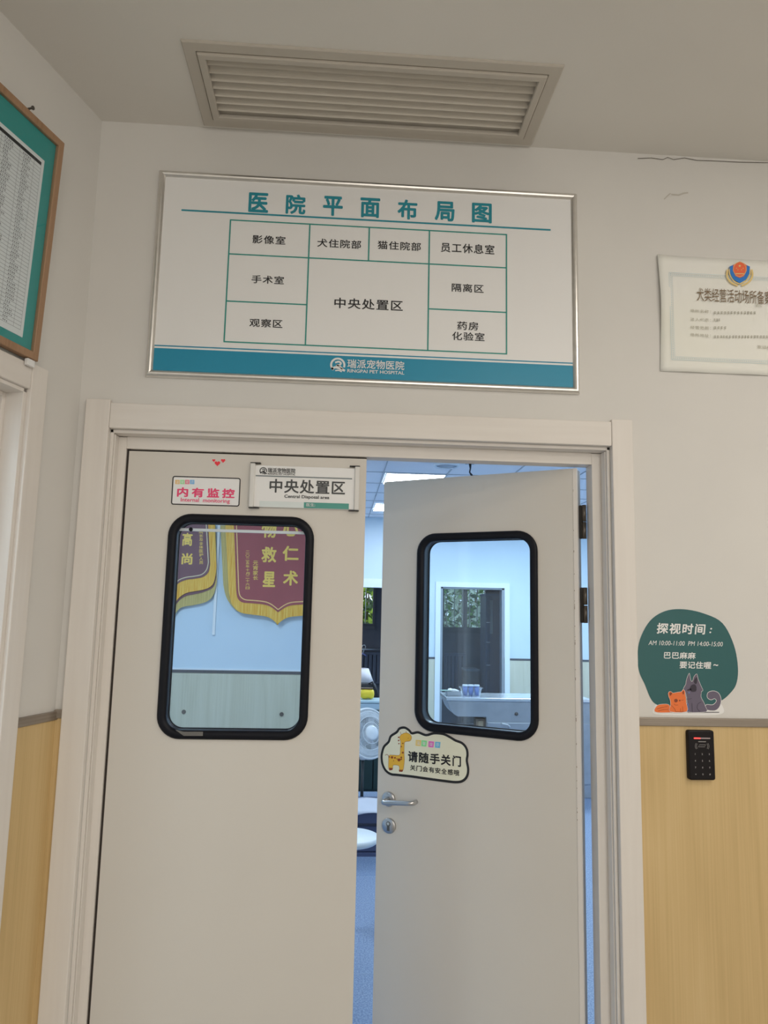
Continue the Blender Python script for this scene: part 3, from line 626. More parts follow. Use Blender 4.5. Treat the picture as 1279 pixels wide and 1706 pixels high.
# ---- certificate
m_paper = noisy('certificate_paper', pc(212, 204, 164), pc(216, 209, 172), nscale=2, rough=0.7)
cx0, cx1, cz1, cz0 = 1.077, 1.665, 2.853, 2.434
ct = thing('certificate', 'cream certificate sheet with police style badge taped on the wall', 'certificate', (1.37, 0, cz0)); B = (1.37, 0, cz0)
NX, NZ = 24, 18
def cy(u, v): return -0.004 - 0.010*max(0, 1-u*7)*math.sin(PI*min(1, max(0, 1.15-v)))**2 - 0.004*(1-v)*math.sin(u*9)**2 - 0.010*max(0, 1-u*9)*max(0, v-0.8)*4*0.4
vsx = [(cx0 + (cx1-cx0)*i/NX + 0.005*math.sin(PI*j/NZ)*(1-i/NX)**6*1.2, cy(i/NX, j/NZ), cz0 + (cz1-cz0)*j/NZ) for j in range(NZ+1) for i in range(NX+1)]
fsx = [(j*(NX+1)+i, j*(NX+1)+i+1, (j+1)*(NX+1)+i+1, (j+1)*(NX+1)+i) for j in range(NZ) for i in range(NX)]
o = MB().add(vsx, fsx, True).build('sheet', m_paper, ct, B); md = o.modifiers.new('thickness', 'SOLIDIFY'); md.thickness = 0.0004
Yc = -0.0098
m_cb = mat('border_blue', pc(150, 160, 160), 0.7)
bx0, bx1 = xline(1116, 520, Yc), xline(1349, 520, Yc); bz1, bz0 = zline(1180, 457, Yc), zline(1180, 602, Yc)
cbm = MB(); cbm.frame(bx0, bx1, bz0, bz1, [(0, Yc), (0.0012, Yc)]).frame(bx0, bx1, bz0, bz1, [(0.0112, Yc), (0.012, Yc)])
nx = int((bx1-bx0)/0.0066); nz = int((bz1-bz0)/0.0066)
for k in range(nx):
    x = bx0 + 0.007 + k*0.0066
    for z in (bz0+0.0065, bz1-0.0065): cbm.flat([(x, z-0.0018), (x+0.002, z), (x, z+0.0018), (x-0.002, z)][::1], Yc)
for k in range(1, nz):
    z = bz0 + 0.007 + k*0.0066
    for x in (bx0+0.0065, bx1-0.0065): cbm.flat([(x, z-0.0018), (x+0.002, z), (x, z+0.0018), (x-0.002, z)], Yc)
cbm.build('border_print', m_cb, ct, B)
m_gold = mat('badge_gold', pc(182, 152, 96), 0.5); m_blue = mat('badge_blue', pc(30, 92, 150), 0.5); m_red = mat('badge_red', pc(206, 78, 44), 0.5)
Yg = Yc-0.0005
bd = MB()
for s_ in (-1, 1):
    bd.stroke(P(spline([(1232 + s_*20, 449), (1232 + s_*21, 460), (1232 + s_*15, 470), (1232 + s_*3, 476)], 5, False), Yg), 0.0065, Yg)
    bd.stroke(P(spline([(1232 + s_*16, 446), (1232 + s_*17, 456), (1232 + s_*10, 468), (1232, 473)], 5, False), Yg), 0.004, Yg-0.0002)
bd.build('badge_wreath', m_gold, ct, B)
MB().flat(P([(1215, 444), (1222, 441), (1232, 436), (1242, 441), (1249, 444), (1248, 456), (1243, 465), (1232, 472), (1221, 465), (1216, 456)], Yg-0.0004), Yg-0.0004).build('badge_shield', m_blue, ct, B)
MB().flat(P([(1221, 442), (1226, 438), (1232, 435.5), (1238, 438), (1243.5, 442), (1243.5, 451), (1239, 460), (1232, 463), (1225, 460), (1220.5, 451)], Yg-0.0007), Yg-0.0007).build('badge_centre', m_red, ct, B)
st = MB()
for cx, cyp, r in ((1232, 443, 2.6), (1226.5, 447, 1.2), (1229, 449.5, 1.2), (1235, 449.5, 1.2), (1237.5, 447, 1.2)):
    st.flat(P([(cx + (r if k % 2 == 0 else r*0.42)*math.sin(k*PI/5), cyp - (r if k % 2 == 0 else r*0.42)*math.cos(k*PI/5)) for k in range(10)], Yg-0.001), Yg-0.001)
st.stroke(P([(1225, 456), (1239, 456)], Yg-0.001), 0.003, Yg-0.001).stroke(P(circle(1232, 448.5, 10.6, 12, 20), Yg-0.001), 0.0016, Yg-0.001, True).build('badge_stars', m_gold, ct, B)
m_brown = mat('print_brown', pc(96, 74, 50), 0.6); m_grey = mat('print_grey', pc(140, 130, 112), 0.7)
tb = MB(); write(tb, '犬类经营活动场所备案证', 1229.5, 493.5, 137, 22, Yc); tb.build('title_lettering', m_brown, ct, B)
tb = MB()
words([('场所名称：', 1167, 518.5, 34, 5.4, dict(space=1.25)), ('法人代表：', 1167, 532.5, 34, 5.4, dict(space=1.25)), ('经营范围：', 1167, 546, 34, 5.4, dict(space=1.25)), ('场所地址：', 1167, 558.5, 34, 5.4, dict(space=1.25)),
       ('西公', 1264, 509, 11, 5), ('发证机关', 1277, 578.5, 32, 5.6)], Yc, m_grey, ct, B)
for x0, x1, y, k in ((1188, 1260, 521, 13), (1188, 1200, 533, 3), (1188, 1211, 546, 4), (1188, 1300, 561, 22)):      # unreadable small print
    for q in range(k):
        x = x0 + (x1-x0)*(q+0.5)/k; w = (x1-x0)/k*0.36
        for dy in (-1.6, 0.2, 1.8):
            ww = w*(0.6+0.4*random.random()); tb.flat(P([(x-ww, y+dy+0.35), (x+ww, y+dy+0.35), (x+ww, y+dy-0.35), (x-ww, y+dy-0.35)], Yc), Yc)
        xx = x + (random.random()-0.5)*w; tb.flat(P([(xx-0.3, y+2.2), (xx+0.3, y+2.2), (xx+0.3, y-2.2), (xx-0.3, y-2.2)], Yc), Yc)
tb.build('small_print', m_grey, ct, B)

# ---- ceiling return-air grille
gr = thing('ceiling_vent', 'long beige louvred air grille set in the ceiling above the sign', 'vent', (0.067, -0.205, CZ)); B = (0.067, -0.205, CZ)
VX0, VX1, VY0, VY1 = -0.502, 0.632, -0.395, -0.014
m_vent = mat('vent_cream', (0.60, 0.555, 0.49, 1), 0.55)
def hframe(x0, x1, y0, y1, prof):           # horizontal mitred frame, prof = (inset, z)
    return MB().rings([[(x0+i, y0+i, z), (x1-i, y0+i, z), (x1-i, y1-i, z), (x0+i, y1-i, z)] for i, z in prof], smooth=False)
hframe(VX0, VX1, VY0, VY1, [(0, CZ), (0, CZ-0.004), (0.004, CZ-0.007), (0.036, CZ-0.007), (0.038, CZ-0.004), (0.038, CZ+0.0)]).build('frame', m_vent, gr, B)
hframe(VX0+0.040, VX1-0.040, VY0+0.040, VY1-0.040, [(0, CZ-0.002), (0, CZ-0.012), (0.003, CZ-0.014), (0.020, CZ-0.014), (0.022, CZ-0.011), (0.022, CZ+0.0)]).build('inner_frame', m_vent, gr, B)
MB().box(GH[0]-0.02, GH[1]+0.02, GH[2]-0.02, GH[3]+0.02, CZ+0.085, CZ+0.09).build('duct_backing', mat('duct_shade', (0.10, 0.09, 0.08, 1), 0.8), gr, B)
m_slat = mat('slat_cream', (0.74, 0.69, 0.61, 1), 0.55)
NS = 8; sy0, sy1 = GH[2]+0.006, GH[3]-0.002
for k in range(NS):                              # curved blades: low edge towards the wall
    w = (sy1-sy0)/NS; y = sy0 + w*k
    top = [(y + w*1.02*t, CZ + 0.030 - 0.036*t**1.5) for t in [q/6 for q in range(7)]]
    sec = top + [(a - 0.001, b + 0.0025) for a, b in top[::-1]]
    MB().rings([[(GH[0]-0.002, a, b) for a, b in sec], [(GH[1]+0.002, a, b) for a, b in sec]], cap0=True, cap1=True, smooth=False).build('slat', m_slat, gr, B)

# ---- framed price chart on the left wall (leans out a little at the top)
fp = Fr(FL.m @ Matrix.Translation((0, -0.012, 2.30)) @ Matrix.Rotation(math.radians(2.2), 4, 'X') @ Matrix.Translation((0, 0, -2.30)))
pT, pB_ = at(98, 229, -0.022, fp), at(75, 608, -0.022, fp)
PX1 = (pT.x + pB_.x)/2; PX0 = PX1 - 0.62; PZ1, PZ0 = pT.z, pB_.z
fc = thing('framed_chart', 'wood framed price table on teal mount hung on the left wall', 'picture', ((PX0+PX1)/2, 0, PZ0), fp); B = ((PX0+PX1)/2, 0, PZ0)
m_oak = woodgrain('frame_wood', (0.30, 0.17, 0.09, 1), (0.40, 0.24, 0.14, 1), (0.45, 0.28, 0.17, 1), 0.45)
MB().frame(PX0, PX1, PZ0, PZ1, [(0, 0), (0, -0.020), (0.002, -0.022), (0.020, -0.022), (0.022, -0.020), (0.022, 0)]).build('frame', m_oak, fc, B)
MB().box(PX0+0.01, PX1-0.01, -0.010, 0, PZ0+0.01, PZ1-0.01).build('mount_board', mat('mount_teal', pc(44, 118, 108), 0.5), fc, B)
QX1 = at(70, 300, -0.0105, fp).x; QX0 = PX0 + (PX1-QX1); QZ1 = at(68, 263, -0.0105, fp).z; QZ0 = at(50, 569, -0.0105, fp).z
MB().box(QX0, QX1, -0.0112, -0.010, QZ0, QZ1).build('sheet', mat('chart_paper', pc(196, 188, 180), 0.5), fc, B)
Yq = -0.0116; hx1 = QX1-0.012; hx0_ = QX0+0.012; hz = QZ1-0.012
MB().flat([(hx0_, hz-0.010), (hx1, hz-0.010), (hx1, hz), (hx0_, hz)], Yq).build('header_band', m_black, fc, B)
rl = MB(); tx = MB(); NR = 46; zr0 = QZ0+0.018
for k in range(NR+1):
    z = zr0 + (hz-0.010-zr0)*k/NR; rl.flat([(hx0_, z-0.0005), (hx1, z-0.0005), (hx1, z+0.0005), (hx0_, z+0.0005)], Yq)
    if k < NR:
        for c0_, ln, sz in ((0.060, 0.026, 0.0042), (0.128, 0.034, 0.0048), (0.235, 0.05, 0.0045), (0.33, 0.04, 0.0045)):
            n = 3 + int(3*random.random()); x = hx1 - c0_ - ln/2 + 0.004*random.random()
            for q in range(n):
                ww = 0.0035 + 0.002*random.random(); zz = z + 0.003 + 0.0015*random.random()
                tx.flat([(x, zz), (x+ww, zz), (x+ww, zz+0.002), (x, zz+0.002)], Yq).flat([(x+0.001, zz-0.0015), (x+0.0024, zz-0.0015), (x+0.0024, zz+sz), (x+0.001, zz+sz)], Yq)
                x += 0.0068
for c0_ in (0.0, 0.028, 0.085, 0.155, 0.21): rl.flat([(hx1-c0_-0.0004, zr0), (hx1-c0_+0.0004, zr0), (hx1-c0_+0.0004, hz), (hx1-c0_-0.0004, hz)], Yq)
rl.build('table_rules', mat('rule_grey', pc(120, 114, 110), 0.6), fc, B); tx.build('table_print', mat('table_ink', pc(96, 90, 88), 0.6), fc, B)
MB().box(PX0+0.02, PX1-0.02, -0.0155, -0.0135, PZ0+0.02, PZ1-0.02).build('glass_pane', m_glass, fc, B)
c = at(53, 181, -0.01, fp); nl = MB().tube([(c.x, 0.01, c.z), (c.x, -0.012, c.z+0.002)], 0.003, 8).lathe([(0.006, 0), (0.006, -0.003)], (c.x, -0.012, c.z+0.002), 'y', 10)
o = nl.build('picture_nail', m_dsteel, None, (c.x, 0, c.z), fp); tag(o, 'dark nail head above the wood framed price table', 'nail')
c = at(46, 604, -0.02, FL)
o = MB().box(c.x-0.016, c.x+0.014, -0.034, -0.022, c.z-0.012, c.z+0.008).build('picture_ledge_clip', m_white, None, (c.x, -0.022, c.z-0.012), FL, bevel=0.002); tag(o, 'small white clip under the bottom edge of the price table frame', 'clip')

# ================================================================== stickers and plate on the leaves
YL = LY-0.0012
# ---- monitoring sticker
ms = thing('monitoring_sticker', 'white camera notice sticker with pink lettering on the closed leaf', 'sticker', at(343, 841, LY)); B = at(343, 841, LY)
sx = rect_px(286, 400, 794.5, 842.5, 818, 343, YL, FW)
MB().prism(rrect(*sx, 0.008, 5), YL, LY).build('backing', mat('sticker_pale', pc(196, 185, 180), 0.3), ms, B)
MB().rrframe(*sx, 0.008, [(0.0, YL-0.0004), (0.0036, YL-0.0004)]).build('border', m_black, ms, B)
Ym = YL-0.0004
words([('内有监控', 343, 821, 96, 16, dict(bold=0.035, space=1.42)), ('Internal  monitoring', 342, 834.5, 82, 8.5, dict(bold=0.015))], Ym, mat('print_pink', pc(196, 56, 88), 0.4), ms, B)
for k, (cc, ch) in enumerate((((214, 150, 90), '温'), ((130, 178, 120), '馨'), ((214, 96, 110), '提'), ((96, 140, 190), '示'))):
    x = 295.5 + 8.2*k; MB().flat(P([(x-3.6, 806.4), (x+3.6, 806.6), (x+3.6, 799.6), (x-3.6, 799.4)], Ym), Ym).build('colour_tile', mat('tile_print_%d' % k, pc(*cc), 0.4), ms, B)
    tb = MB(); write(tb, ch, x, 803, 4.6, 4.6, Ym-0.0003); tb.build('tile_lettering', m_white, ms, B)
def heart(cx, cyp, s_): return [(cx + s_*0.0625*16*math.sin(t)**3, cyp - s_*0.0625*(13*math.cos(t)-5*math.cos(2*t)-2*math.cos(3*t)-math.cos(4*t))) for t in [2*PI*k/28 for k in range(28)]]
for cx, cyp, s_ in ((362, 772, 4.6), (371.5, 767.5, 3.6), (356, 767, 2.6)):
    MB().prism(P(heart(cx, cyp, s_), YL), YL, LY).build('heart', mat('heart_red', pc(196, 42, 50), 0.35), ms, B)
# ---- room name plate
pl = thing('room_name_plate', 'silver room name plate in slide-in holder on the closed leaf', 'sign', at(506, 848, LY)); B = at(506, 848, LY)
a_ = rect_px(423, 591, 777.5, 847, 812, 507, LY-0.010, FW)
MB().box(a_[0]-0.004, a_[1]+0.004, LY-0.011, LY, a_[2], a_[3]).build('plate', mat('plate_silver', pc(196, 192, 182), 0.4), pl, B, bevel=0.002)
for x0, x1, yc in ((415.5, 424, 810), (590, 598.5, 815)):
    b0 = at(x0, yc, LY-0.012); b1 = at(x1, yc, LY-0.012)
    MB().prism([(b0.x, a_[2]-0.002), (b1.x, a_[2]-0.002), (b1.x, a_[3]+0.006), (b0.x, a_[3]+0.006)], LY-0.018, LY).build('end_rail', mat('rail_silver', pc(178, 168, 158), 0.35), pl, B, bevel=0.004, seg=3)
    s_ = 1 if x0 < 500 else -1; xo = b0.x if s_ > 0 else b1.x
    for z0 in (a_[2]-0.0042, a_[3]+0.0055): MB().box(min(xo, xo+s_*0.034), max(xo, xo+s_*0.034), LY-0.019, LY, z0, z0+0.0022).build('end_cap', m_black, pl, B, bevel=0.001)
Yp = LY-0.0116
zt = zline(505, 795, Yp)
MB().box(a_[0]+0.004, a_[1]-0.010, LY-0.0125, LY-0.010, zt-0.0018, zt+0.0018).build('groove_line', mat('plate_groove', pc(96, 98, 96), 0.4), pl, B)
m_ink = mat('plate_ink', pc(58, 56, 54), 0.5)
words([('中央处置区', 512, 811, 126, 23, dict(bold=0.02, space=1.08)), ('Central Disposal area', 511, 828.5, 75, 7, dict(bold=0.025)),
       ('瑞派宠物医院', 469, 784, 46, 8.5, dict(bold=0.02)), ('RINGPAI PET HOSPITAL', 469, 790, 46, 2.8, dict(bold=0.02))], Yp, m_ink, pl, B)
lg = MB(); c = at(438.5, 784.5, Yp); logo(lg, c.x, c.z, 0.0125, Yp); lg.build('emblem', m_ink, pl, B)
c0, c1 = at(506, 841.5, Yp), at(581, 841.5, Yp); hz = 0.0095
MB().flat([(c0.x, c0.z-hz), (c1.x, c0.z-hz), (c1.x, c0.z+hz), (c0.x, c0.z+hz)], Yp).build('teal_strip', mat('plate_teal', pc(62, 118, 104), 0.4), pl, B)
c2 = at(432, 841, Yp); MB().flat([(c2.x, c0.z-hz), (c0.x, c0.z-hz), (c0.x, c0.z+hz), (c2.x, c0.z+hz)], Yp).build('grey_strip', mat('plate_grey', pc(176, 174, 166), 0.4), pl, B)
tb = MB(); write(tb, '医生:', 517.5, 841, 15, 5.4, Yp-0.0004, bold=0.01); tb.build('strip_lettering', m_pwhite, pl, B)
# ---- giraffe sticker on the open leaf
gs = thing('close_door_sticker', 'cloud shaped cream sticker with orange giraffe on the open leaf', 'sticker', at(706, 1300, 0, FD), FD); B = at(706, 1300, 0, FD)
def z2p(pts): return [(580 + x/5.329, 1180 + y/5.329) for x, y in pts]
out = z2p(spline([(300, 395), (318, 340), (358, 298), (378, 248), (430, 212), (455, 180), (500, 172), (540, 196), (565, 222), (620, 214), (690, 238), (760, 222), (840, 228), (900, 255), (950, 285), (1010, 310), (1048, 355), (1058, 410), (1052, 465), (1064, 540), (1055, 600), (1020, 642), (960, 656), (850, 645), (700, 625), (560, 605), (440, 592), (380, 585), (335, 555), (305, 500), (296, 440)], 6))
YG = -0.0012
MB().prism(P(out, YG, FD), YG, 0).build('backing', mat('sticker_cream', pc(190, 184, 156), 0.35), gs, B)
MB().stroke(P(out, YG-0.0003, FD), 0.0086, YG-0.0003, True).build('border', m_black, gs, B)
Yh = YG-0.0004
words([(ch, 687.5 + 18.3*k, 1260.5 + 1.9*k, 16.5 if k < 4 else 14, 18, dict(bold=0.03)) for k, ch in enumerate('请随手关门')], Yh, m_black, gs, B, FD)
words([(ch, 687.5 + 10.4*k, 1279 + 1.2*k, 9, 9.5, dict(bold=0.02)) for k, ch in enumerate('关门会有安全感哦')], Yh, m_black, gs, B, FD)
for k, (cc, ch, x, y) in enumerate((((222, 160, 90), '温', 621, 308), ((110, 178, 110), '馨', 672, 312), ((196, 80, 150), '提', 735, 320), ((90, 150, 210), '示', 793, 325))):
    q = z2p([(x-24, y+24), (x+20, y+28), (x+26, y-24), (x-22, y-28)]); MB().flat(P(q, Yh, FD), Yh).build('colour_tile', mat('tile_paint_%d' % k, pc(*cc), 0.4), gs, B)
    c = z2p([(x, y)])[0]; tb = MB(); write(tb, ch, c[0], c[1], 5.4, 6, Yh-0.0004, FD); tb.build('tile_lettering', m_white, gs, B)
m_gir = mat('giraffe_orange', pc(216, 142, 46), 0.45); m_gird = mat('giraffe_brown', pc(120, 52, 24), 0.45)
body = z2p(spline([(360, 540), (358, 470), (362, 420), (400, 416), (455, 414), (462, 360), (466, 300), (456, 262), (468, 236), (510, 218), (548, 232), (562, 262), (548, 290), (512, 296), (498, 312), (496, 400), (498, 470), (484, 555), (456, 556), (450, 512), (400, 505), (392, 542)], 4))
MB().flat(P(body, Yh, FD), Yh).build('giraffe', m_gir, gs, B)
gd = MB(); gd.stroke(P(body, Yh-0.0003, FD), 0.0009, Yh-0.0003, True)
for x, y, r in ((388, 436, 11), (414, 440, 8), (450, 458, 14), (470, 436, 8), (432, 448, 5), (484, 394, 9), (470, 340, 6), (484, 312, 6), (470, 452, 7), (402, 466, 4), (532, 266, 3), (447, 258, 7), (447, 286, 7), (449, 314, 6), (364, 432, 6)):
    gd.flat(P(z2p(circle(x, y, r, r, 10)), Yh-0.0003, FD), Yh-0.0003)
for q in ([(362, 528), (392, 530), (392, 548), (364, 552)], [(448, 546), (484, 546), (482, 562), (452, 564)]): gd.flat(P(z2p(q), Yh-0.0003, FD), Yh-0.0003)
gd.stroke(P(z2p(spline([(362, 430), (345, 410), (328, 418)], 5, False)), Yh-0.0003, FD), 0.0016, Yh-0.0003)
gd.stroke(P(z2p([(470, 236), (460, 208)]), Yh-0.0003, FD), 0.0014, Yh-0.0003).stroke(P(z2p([(516, 222), (512, 200)]), Yh-0.0003, FD), 0.0014, Yh-0.0003)
gd.build('giraffe_markings', m_gird, gs, B)

# ================================================================== things in the treatment room
# ---- ceiling light panels
m_panel = mat('lit_panel', (1, 1, 1, 1), 0.5, emit=(0.86, 0.94, 1.0, 1), estr=14.0)
def panel(x0, x1, y0, y1, label):
    p = thing('ceiling_light', label, 'ceiling light', ((x0+x1)/2, (y0+y1)/2, BZ), group='ceiling light panels of the treatment room'); B = ((x0+x1)/2, (y0+y1)/2, BZ)
    hframe(x0, x1, y0, y1, [(0, BZ-0.001), (0, BZ-0.010), (0.010, BZ-0.010), (0.010, BZ-0.004)]).build('frame', m_bwhite, p, B)
    MB().box(x0+0.010, x1-0.010, y0+0.010, y1-0.010, BZ-0.007, BZ-0.001).build('diffuser', m_panel, p, B)
panel(GX+0.02, GX+GS-0.006, GY+0.004, GY+GS-0.004, 'large lit ceiling panel just above the top edge of the open leaf')
panel(GX+0.02, GX+GS-0.006, GY+3.35*GS, GY+4.4*GS, 'smaller lit ceiling panel further back in the gap between the leaves')
# ---- round ceiling speaker and a bracket with a hanging black cable
c = atz(744, 770, BZ)
sp = thing('ceiling_speaker', 'round white speaker ring flush in the treatment room ceiling', 'speaker', (c.x, c.y, BZ)); B = (c.x, c.y, BZ)
MB().lathe([(0.105, 0), (0.103, -0.030), (0.094, -0.040), (0.084, -0.030)], (c.x, c.y, BZ), n=32, cap0=False, cap1=False).build('ring', m_bwhite, sp, B)
MB().lathe([(0.086, -0.030), (0.0, -0.034)], (c.x, c.y, BZ), n=32, cap1=False).build('grille', mat('speaker_grey', (0.5, 0.54, 0.6, 1), 0.7), sp, B)
c = atz(783, 770.5, BZ)
hc = thing('hanging_cable', 'short black cable hanging from a small ceiling plate above the open leaf', 'cable', (c.x, c.y, BZ)); B = (c.x, c.y, BZ)
MB().box(c.x-0.035, c.x+0.035, c.y-0.03, c.y+0.03, BZ-0.012, BZ).build('plate', mat('plate_grey_blue', (0.42, 0.46, 0.52, 1), 0.5), hc, B, bevel=0.003)
MB().tube([(c.x, c.y, BZ-0.01), (c.x+0.002, c.y, BZ-0.05), (c.x-0.004, c.y, BZ-0.08), (c.x+0.010, c.y, BZ-0.10), (c.x+0.020, c.y, BZ-0.106)], [0.012, 0.006, 0.006, 0.009, 0.006], 8).build('cord', m_black, hc, B)

# ---- pennants on the partition
m_vel = noisy('burgundy_velvet', (0.36, 0.085, 0.095, 1), (0.40, 0.095, 0.105, 1), nscale=6, rough=0.85)
m_velp = noisy('plum_velvet', (0.20, 0.10, 0.12, 1), (0.23, 0.115, 0.135, 1), nscale=6, rough=0.85)
def fringe_mat(name, c1, c2):
    return noisy(name, c1, c2, scale=(1, 1, 0.03), nscale=170, rough=0.6, detail=2, bump=0.3, lo=0.35, hi=0.65)
m_fr = fringe_mat('gold_fringe', (0.80, 0.36, 0.025, 1), (0.95, 0.62, 0.13, 1))
m_fr2 = fringe_mat('pale_ghost_fringe', (0.50, 0.38, 0.12, 1), (0.66, 0.52, 0.20, 1))
m_gl = mat('gold_thread', (0.95, 0.58, 0.22, 1), 0.45); m_gl2 = mat('pale_gold_thread', (0.70, 0.58, 0.38, 1), 0.45)
m_gtx = mat('gold_lettering', (0.95, 0.62, 0.12, 1), 0.4)
def mirror(half, cx): return half + [(2*cx - x, z) for x, z in half[::-1]]
def pennant(label, y, cpx, tip, field, piping, fringe, mv, mg, texts, back=None, topz=2.28):
    cx = at(cpx, tip, y).x
    zb = min(z for x, z in P(fringe, y)); B = (cx, y, zb)
    p = thing('pennant', label, 'pennant', B, group='award pennants on the partition')
    def half(px, yy): return [(x, topz if k == 0 else z) for k, (x, z) in enumerate(P(px, yy))]
    def shape(px, yy): h = half(px, yy); return mirror(h[:1] + spline(h[1:], 5, False), cx)
    if back:  # mirror ghost of the hem in the glass, built as a second layer
        q = [(a, b) for a, b in back[0]]; MB().prism(shape(q, y+0.016), y+0.012, y+0.016).build('ghost_field', mv, p, B)
        MB().prism(shape(back[1], y+0.020), y+0.017, y+0.021).build('ghost_fringe', m_fr2, p, B)
    MB().prism(shape(fringe, y), y, y+0.006).build('fringe', m_fr, p, B)
    MB().prism(shape(field, y-0.004), y-0.004, y).build('field', mv, p, B)
    MB().stroke(shape(piping, y-0.0048), 0.008, y-0.0048).build('piping', mg, p, B)
    for (t, x, yp, w, h, kw) in texts: words([(t, x, yp, w, h, kw)], y-0.0048, m_gtx, p, B)
    hw = max(x for x, z in shape(field, y)) - cx
    MB().tube([(cx-hw-0.01, y+0.004, topz+0.008), (cx+hw+0.01, y+0.004, topz+0.008)], 0.012, 12).build('rod', m_gl, p, B)
bo = dict(bold=0.03)
col1 = [(ch, 484 - 0.4*(k-2)*0, 840 + 41*k, 27 if k != 3 else 25, 25, bo) for k, ch in enumerate('仁心仁术')]
col2 = [(ch, 448, 842 + 41*k, 25 if k != 3 else 21, 26, bo) for k, ch in enumerate('宠物救星')]
dts = [(ch, 412.3, 919.5 + 6.0*k, 6.5, 1.4 if ch == '二' and k == 0 else 4.6, dict(bold=0.01)) for k, ch in enumerate('二〇二五年十月二十六日')]
dts[0] = ('二', 412.3, 919.5, 6.5, 4.2, dict(bold=0.01))
sig = [(ch, 425.5, 938 + 8.2*k, 8.4, 7.4, dict(bold=0.012)) for k, ch in enumerate('元宵家长')]
pennant('burgundy pennant with gold fringe and date column, right of the pair on the partition', PY-0.05, 463, 1019.6,
        [(393.5, 800), (393.5, 985), (396, 997), (404, 1003.5), (420, 1005), (439, 1007), (451, 1011), (463, 1020)],
        [(397.5, 800), (397.5, 983), (400, 993), (408, 999), (424, 1000.5), (441, 1002.5), (452, 1007), (463, 1015.5)],
        [(379, 800), (381, 985), (385, 1003), (392, 1014), (402, 1021), (420, 1024), (442, 1027), (453, 1032), (463, 1041)],
        m_vel, m_gl, col1 + col2 + dts + sig,
        ([(388, 800), (388, 985), (394, 1000), (404, 1008), (439, 1012), (463, 1022)], [(371, 800), (372, 975), (377, 995), (387, 1010), (400, 1020), (430, 1022), (463, 1034)]))
side = [(ch, 335, 886 + 6.4*k, 6.6, 5.4, dict(bold=0.012)) for k, ch in enumerate('院长及全体医护人员')]
pennant('plum pennant with wavy gold fringe, left of the pair on the partition', PY-0.05, 290, 976,
        [(350.5, 800), (350, 940), (347, 953), (338, 961), (324, 964), (310, 966), (298, 971), (290, 980)],
        [(347.5, 800), (347, 937), (344, 949), (336, 957), (323, 960), (309, 962), (297, 967), (290, 976)],
        [(361.5, 800), (360.5, 945), (357.5, 965), (352, 976), (340, 982), (324, 985), (310, 988), (299, 995), (290, 1006)],
        m_velp, m_gl2, [('高', 312, 898.5, 17, 22, bo), ('尚', 311.5, 931, 18, 19, bo)] + side,
        ([(361, 800), (360, 962), (355, 978), (340, 986), (324, 990), (310, 993), (299, 1000), (290, 1012)], [(363, 800), (361, 970), (356, 990), (345, 1002), (324, 1008), (310, 1010), (299, 1014), (290, 1026)]))
# ---- white cable trunking between the pennants
x0 = at(358.5, 1000, PY-0.01).x
o = MB().box(x0-0.011, x0+0.011, PY-0.016, PY, at(356, 1058, PY-0.016).z, BZ).build('cable_trunking', m_pwhite, None, (x0, PY, 1.3), bevel=0.003); tag(o, 'thin white cable trunking running up between the two pennants', 'cable cover')

# ---- steel examination table with supplies
m_tab = noisy('table_steel', (0.40, 0.42, 0.45, 1), (0.46, 0.48, 0.51, 1), nscale=12, rough=0.38, metal=0.55)
m_tabt = noisy('table_top_steel', (0.62, 0.66, 0.70, 1), (0.70, 0.74, 0.78, 1), nscale=12, rough=0.22, metal=0.6)
TY0, TY1 = 4.3, 4.70
zt = at(800, 1162.5, TY0).z; tx0 = at(744, 1163, TY0).x; tx1 = at(985, 1163, TY0).x
et = thing('examination_table', 'steel examination table with curved basin seen through the open leaf glass', 'table', (1.7, 4.5, 0)); B = (1.7, 4.5, 0)
MB().box(tx0-0.004, tx1, TY0-0.012, TY1+0.012, zt-0.028, zt).build('table_top', m_tabt, et, B, bevel=0.004)
bp = P([(745, 1164), (746.5, 1172), (750.5, 1182), (756, 1190), (762, 1193.5), (811, 1194.5), (811, 1164)], TY0)
MB().prism([(x, min(z, zt-0.028)) for x, z in bp], TY0, TY1).build('basin', m_tab, et, B)
kx = at(810, 1180, TY0).x
MB().box(kx, tx1-0.01, TY0+0.003, TY1, 0, zt-0.028).build('cabinet', m_tab, et, B, bevel=0.004)
zd = at(850, 1204, TY0).z
MB().box(kx+0.008, tx1-0.02, TY0-0.010, TY0+0.003, 0.12, zd).build('drawer_front', m_tab, et, B, bevel=0.003)
c = at(843, 1208, TY0-0.02); MB().tube([(c.x-0.045, TY0-0.008, c.z+0.012), (c.x-0.03, TY0-0.035, c.z+0.012), (c.x+0.01, TY0-0.04, c.z+0.006), (c.x+0.03, TY0-0.03, c.z-0.01), (c.x+0.032, TY0-0.008, c.z-0.03)], 0.006, 8).build('handle', m_pwhite, et, B)
c = at(860, 1189.5, TY0); MB().lathe([(0.016, 0), (0.016, -0.006), (0.008, -0.012)], (c.x, TY0+0.003, c.z), 'y', 14).build('bolt', m_dsteel, et, B)
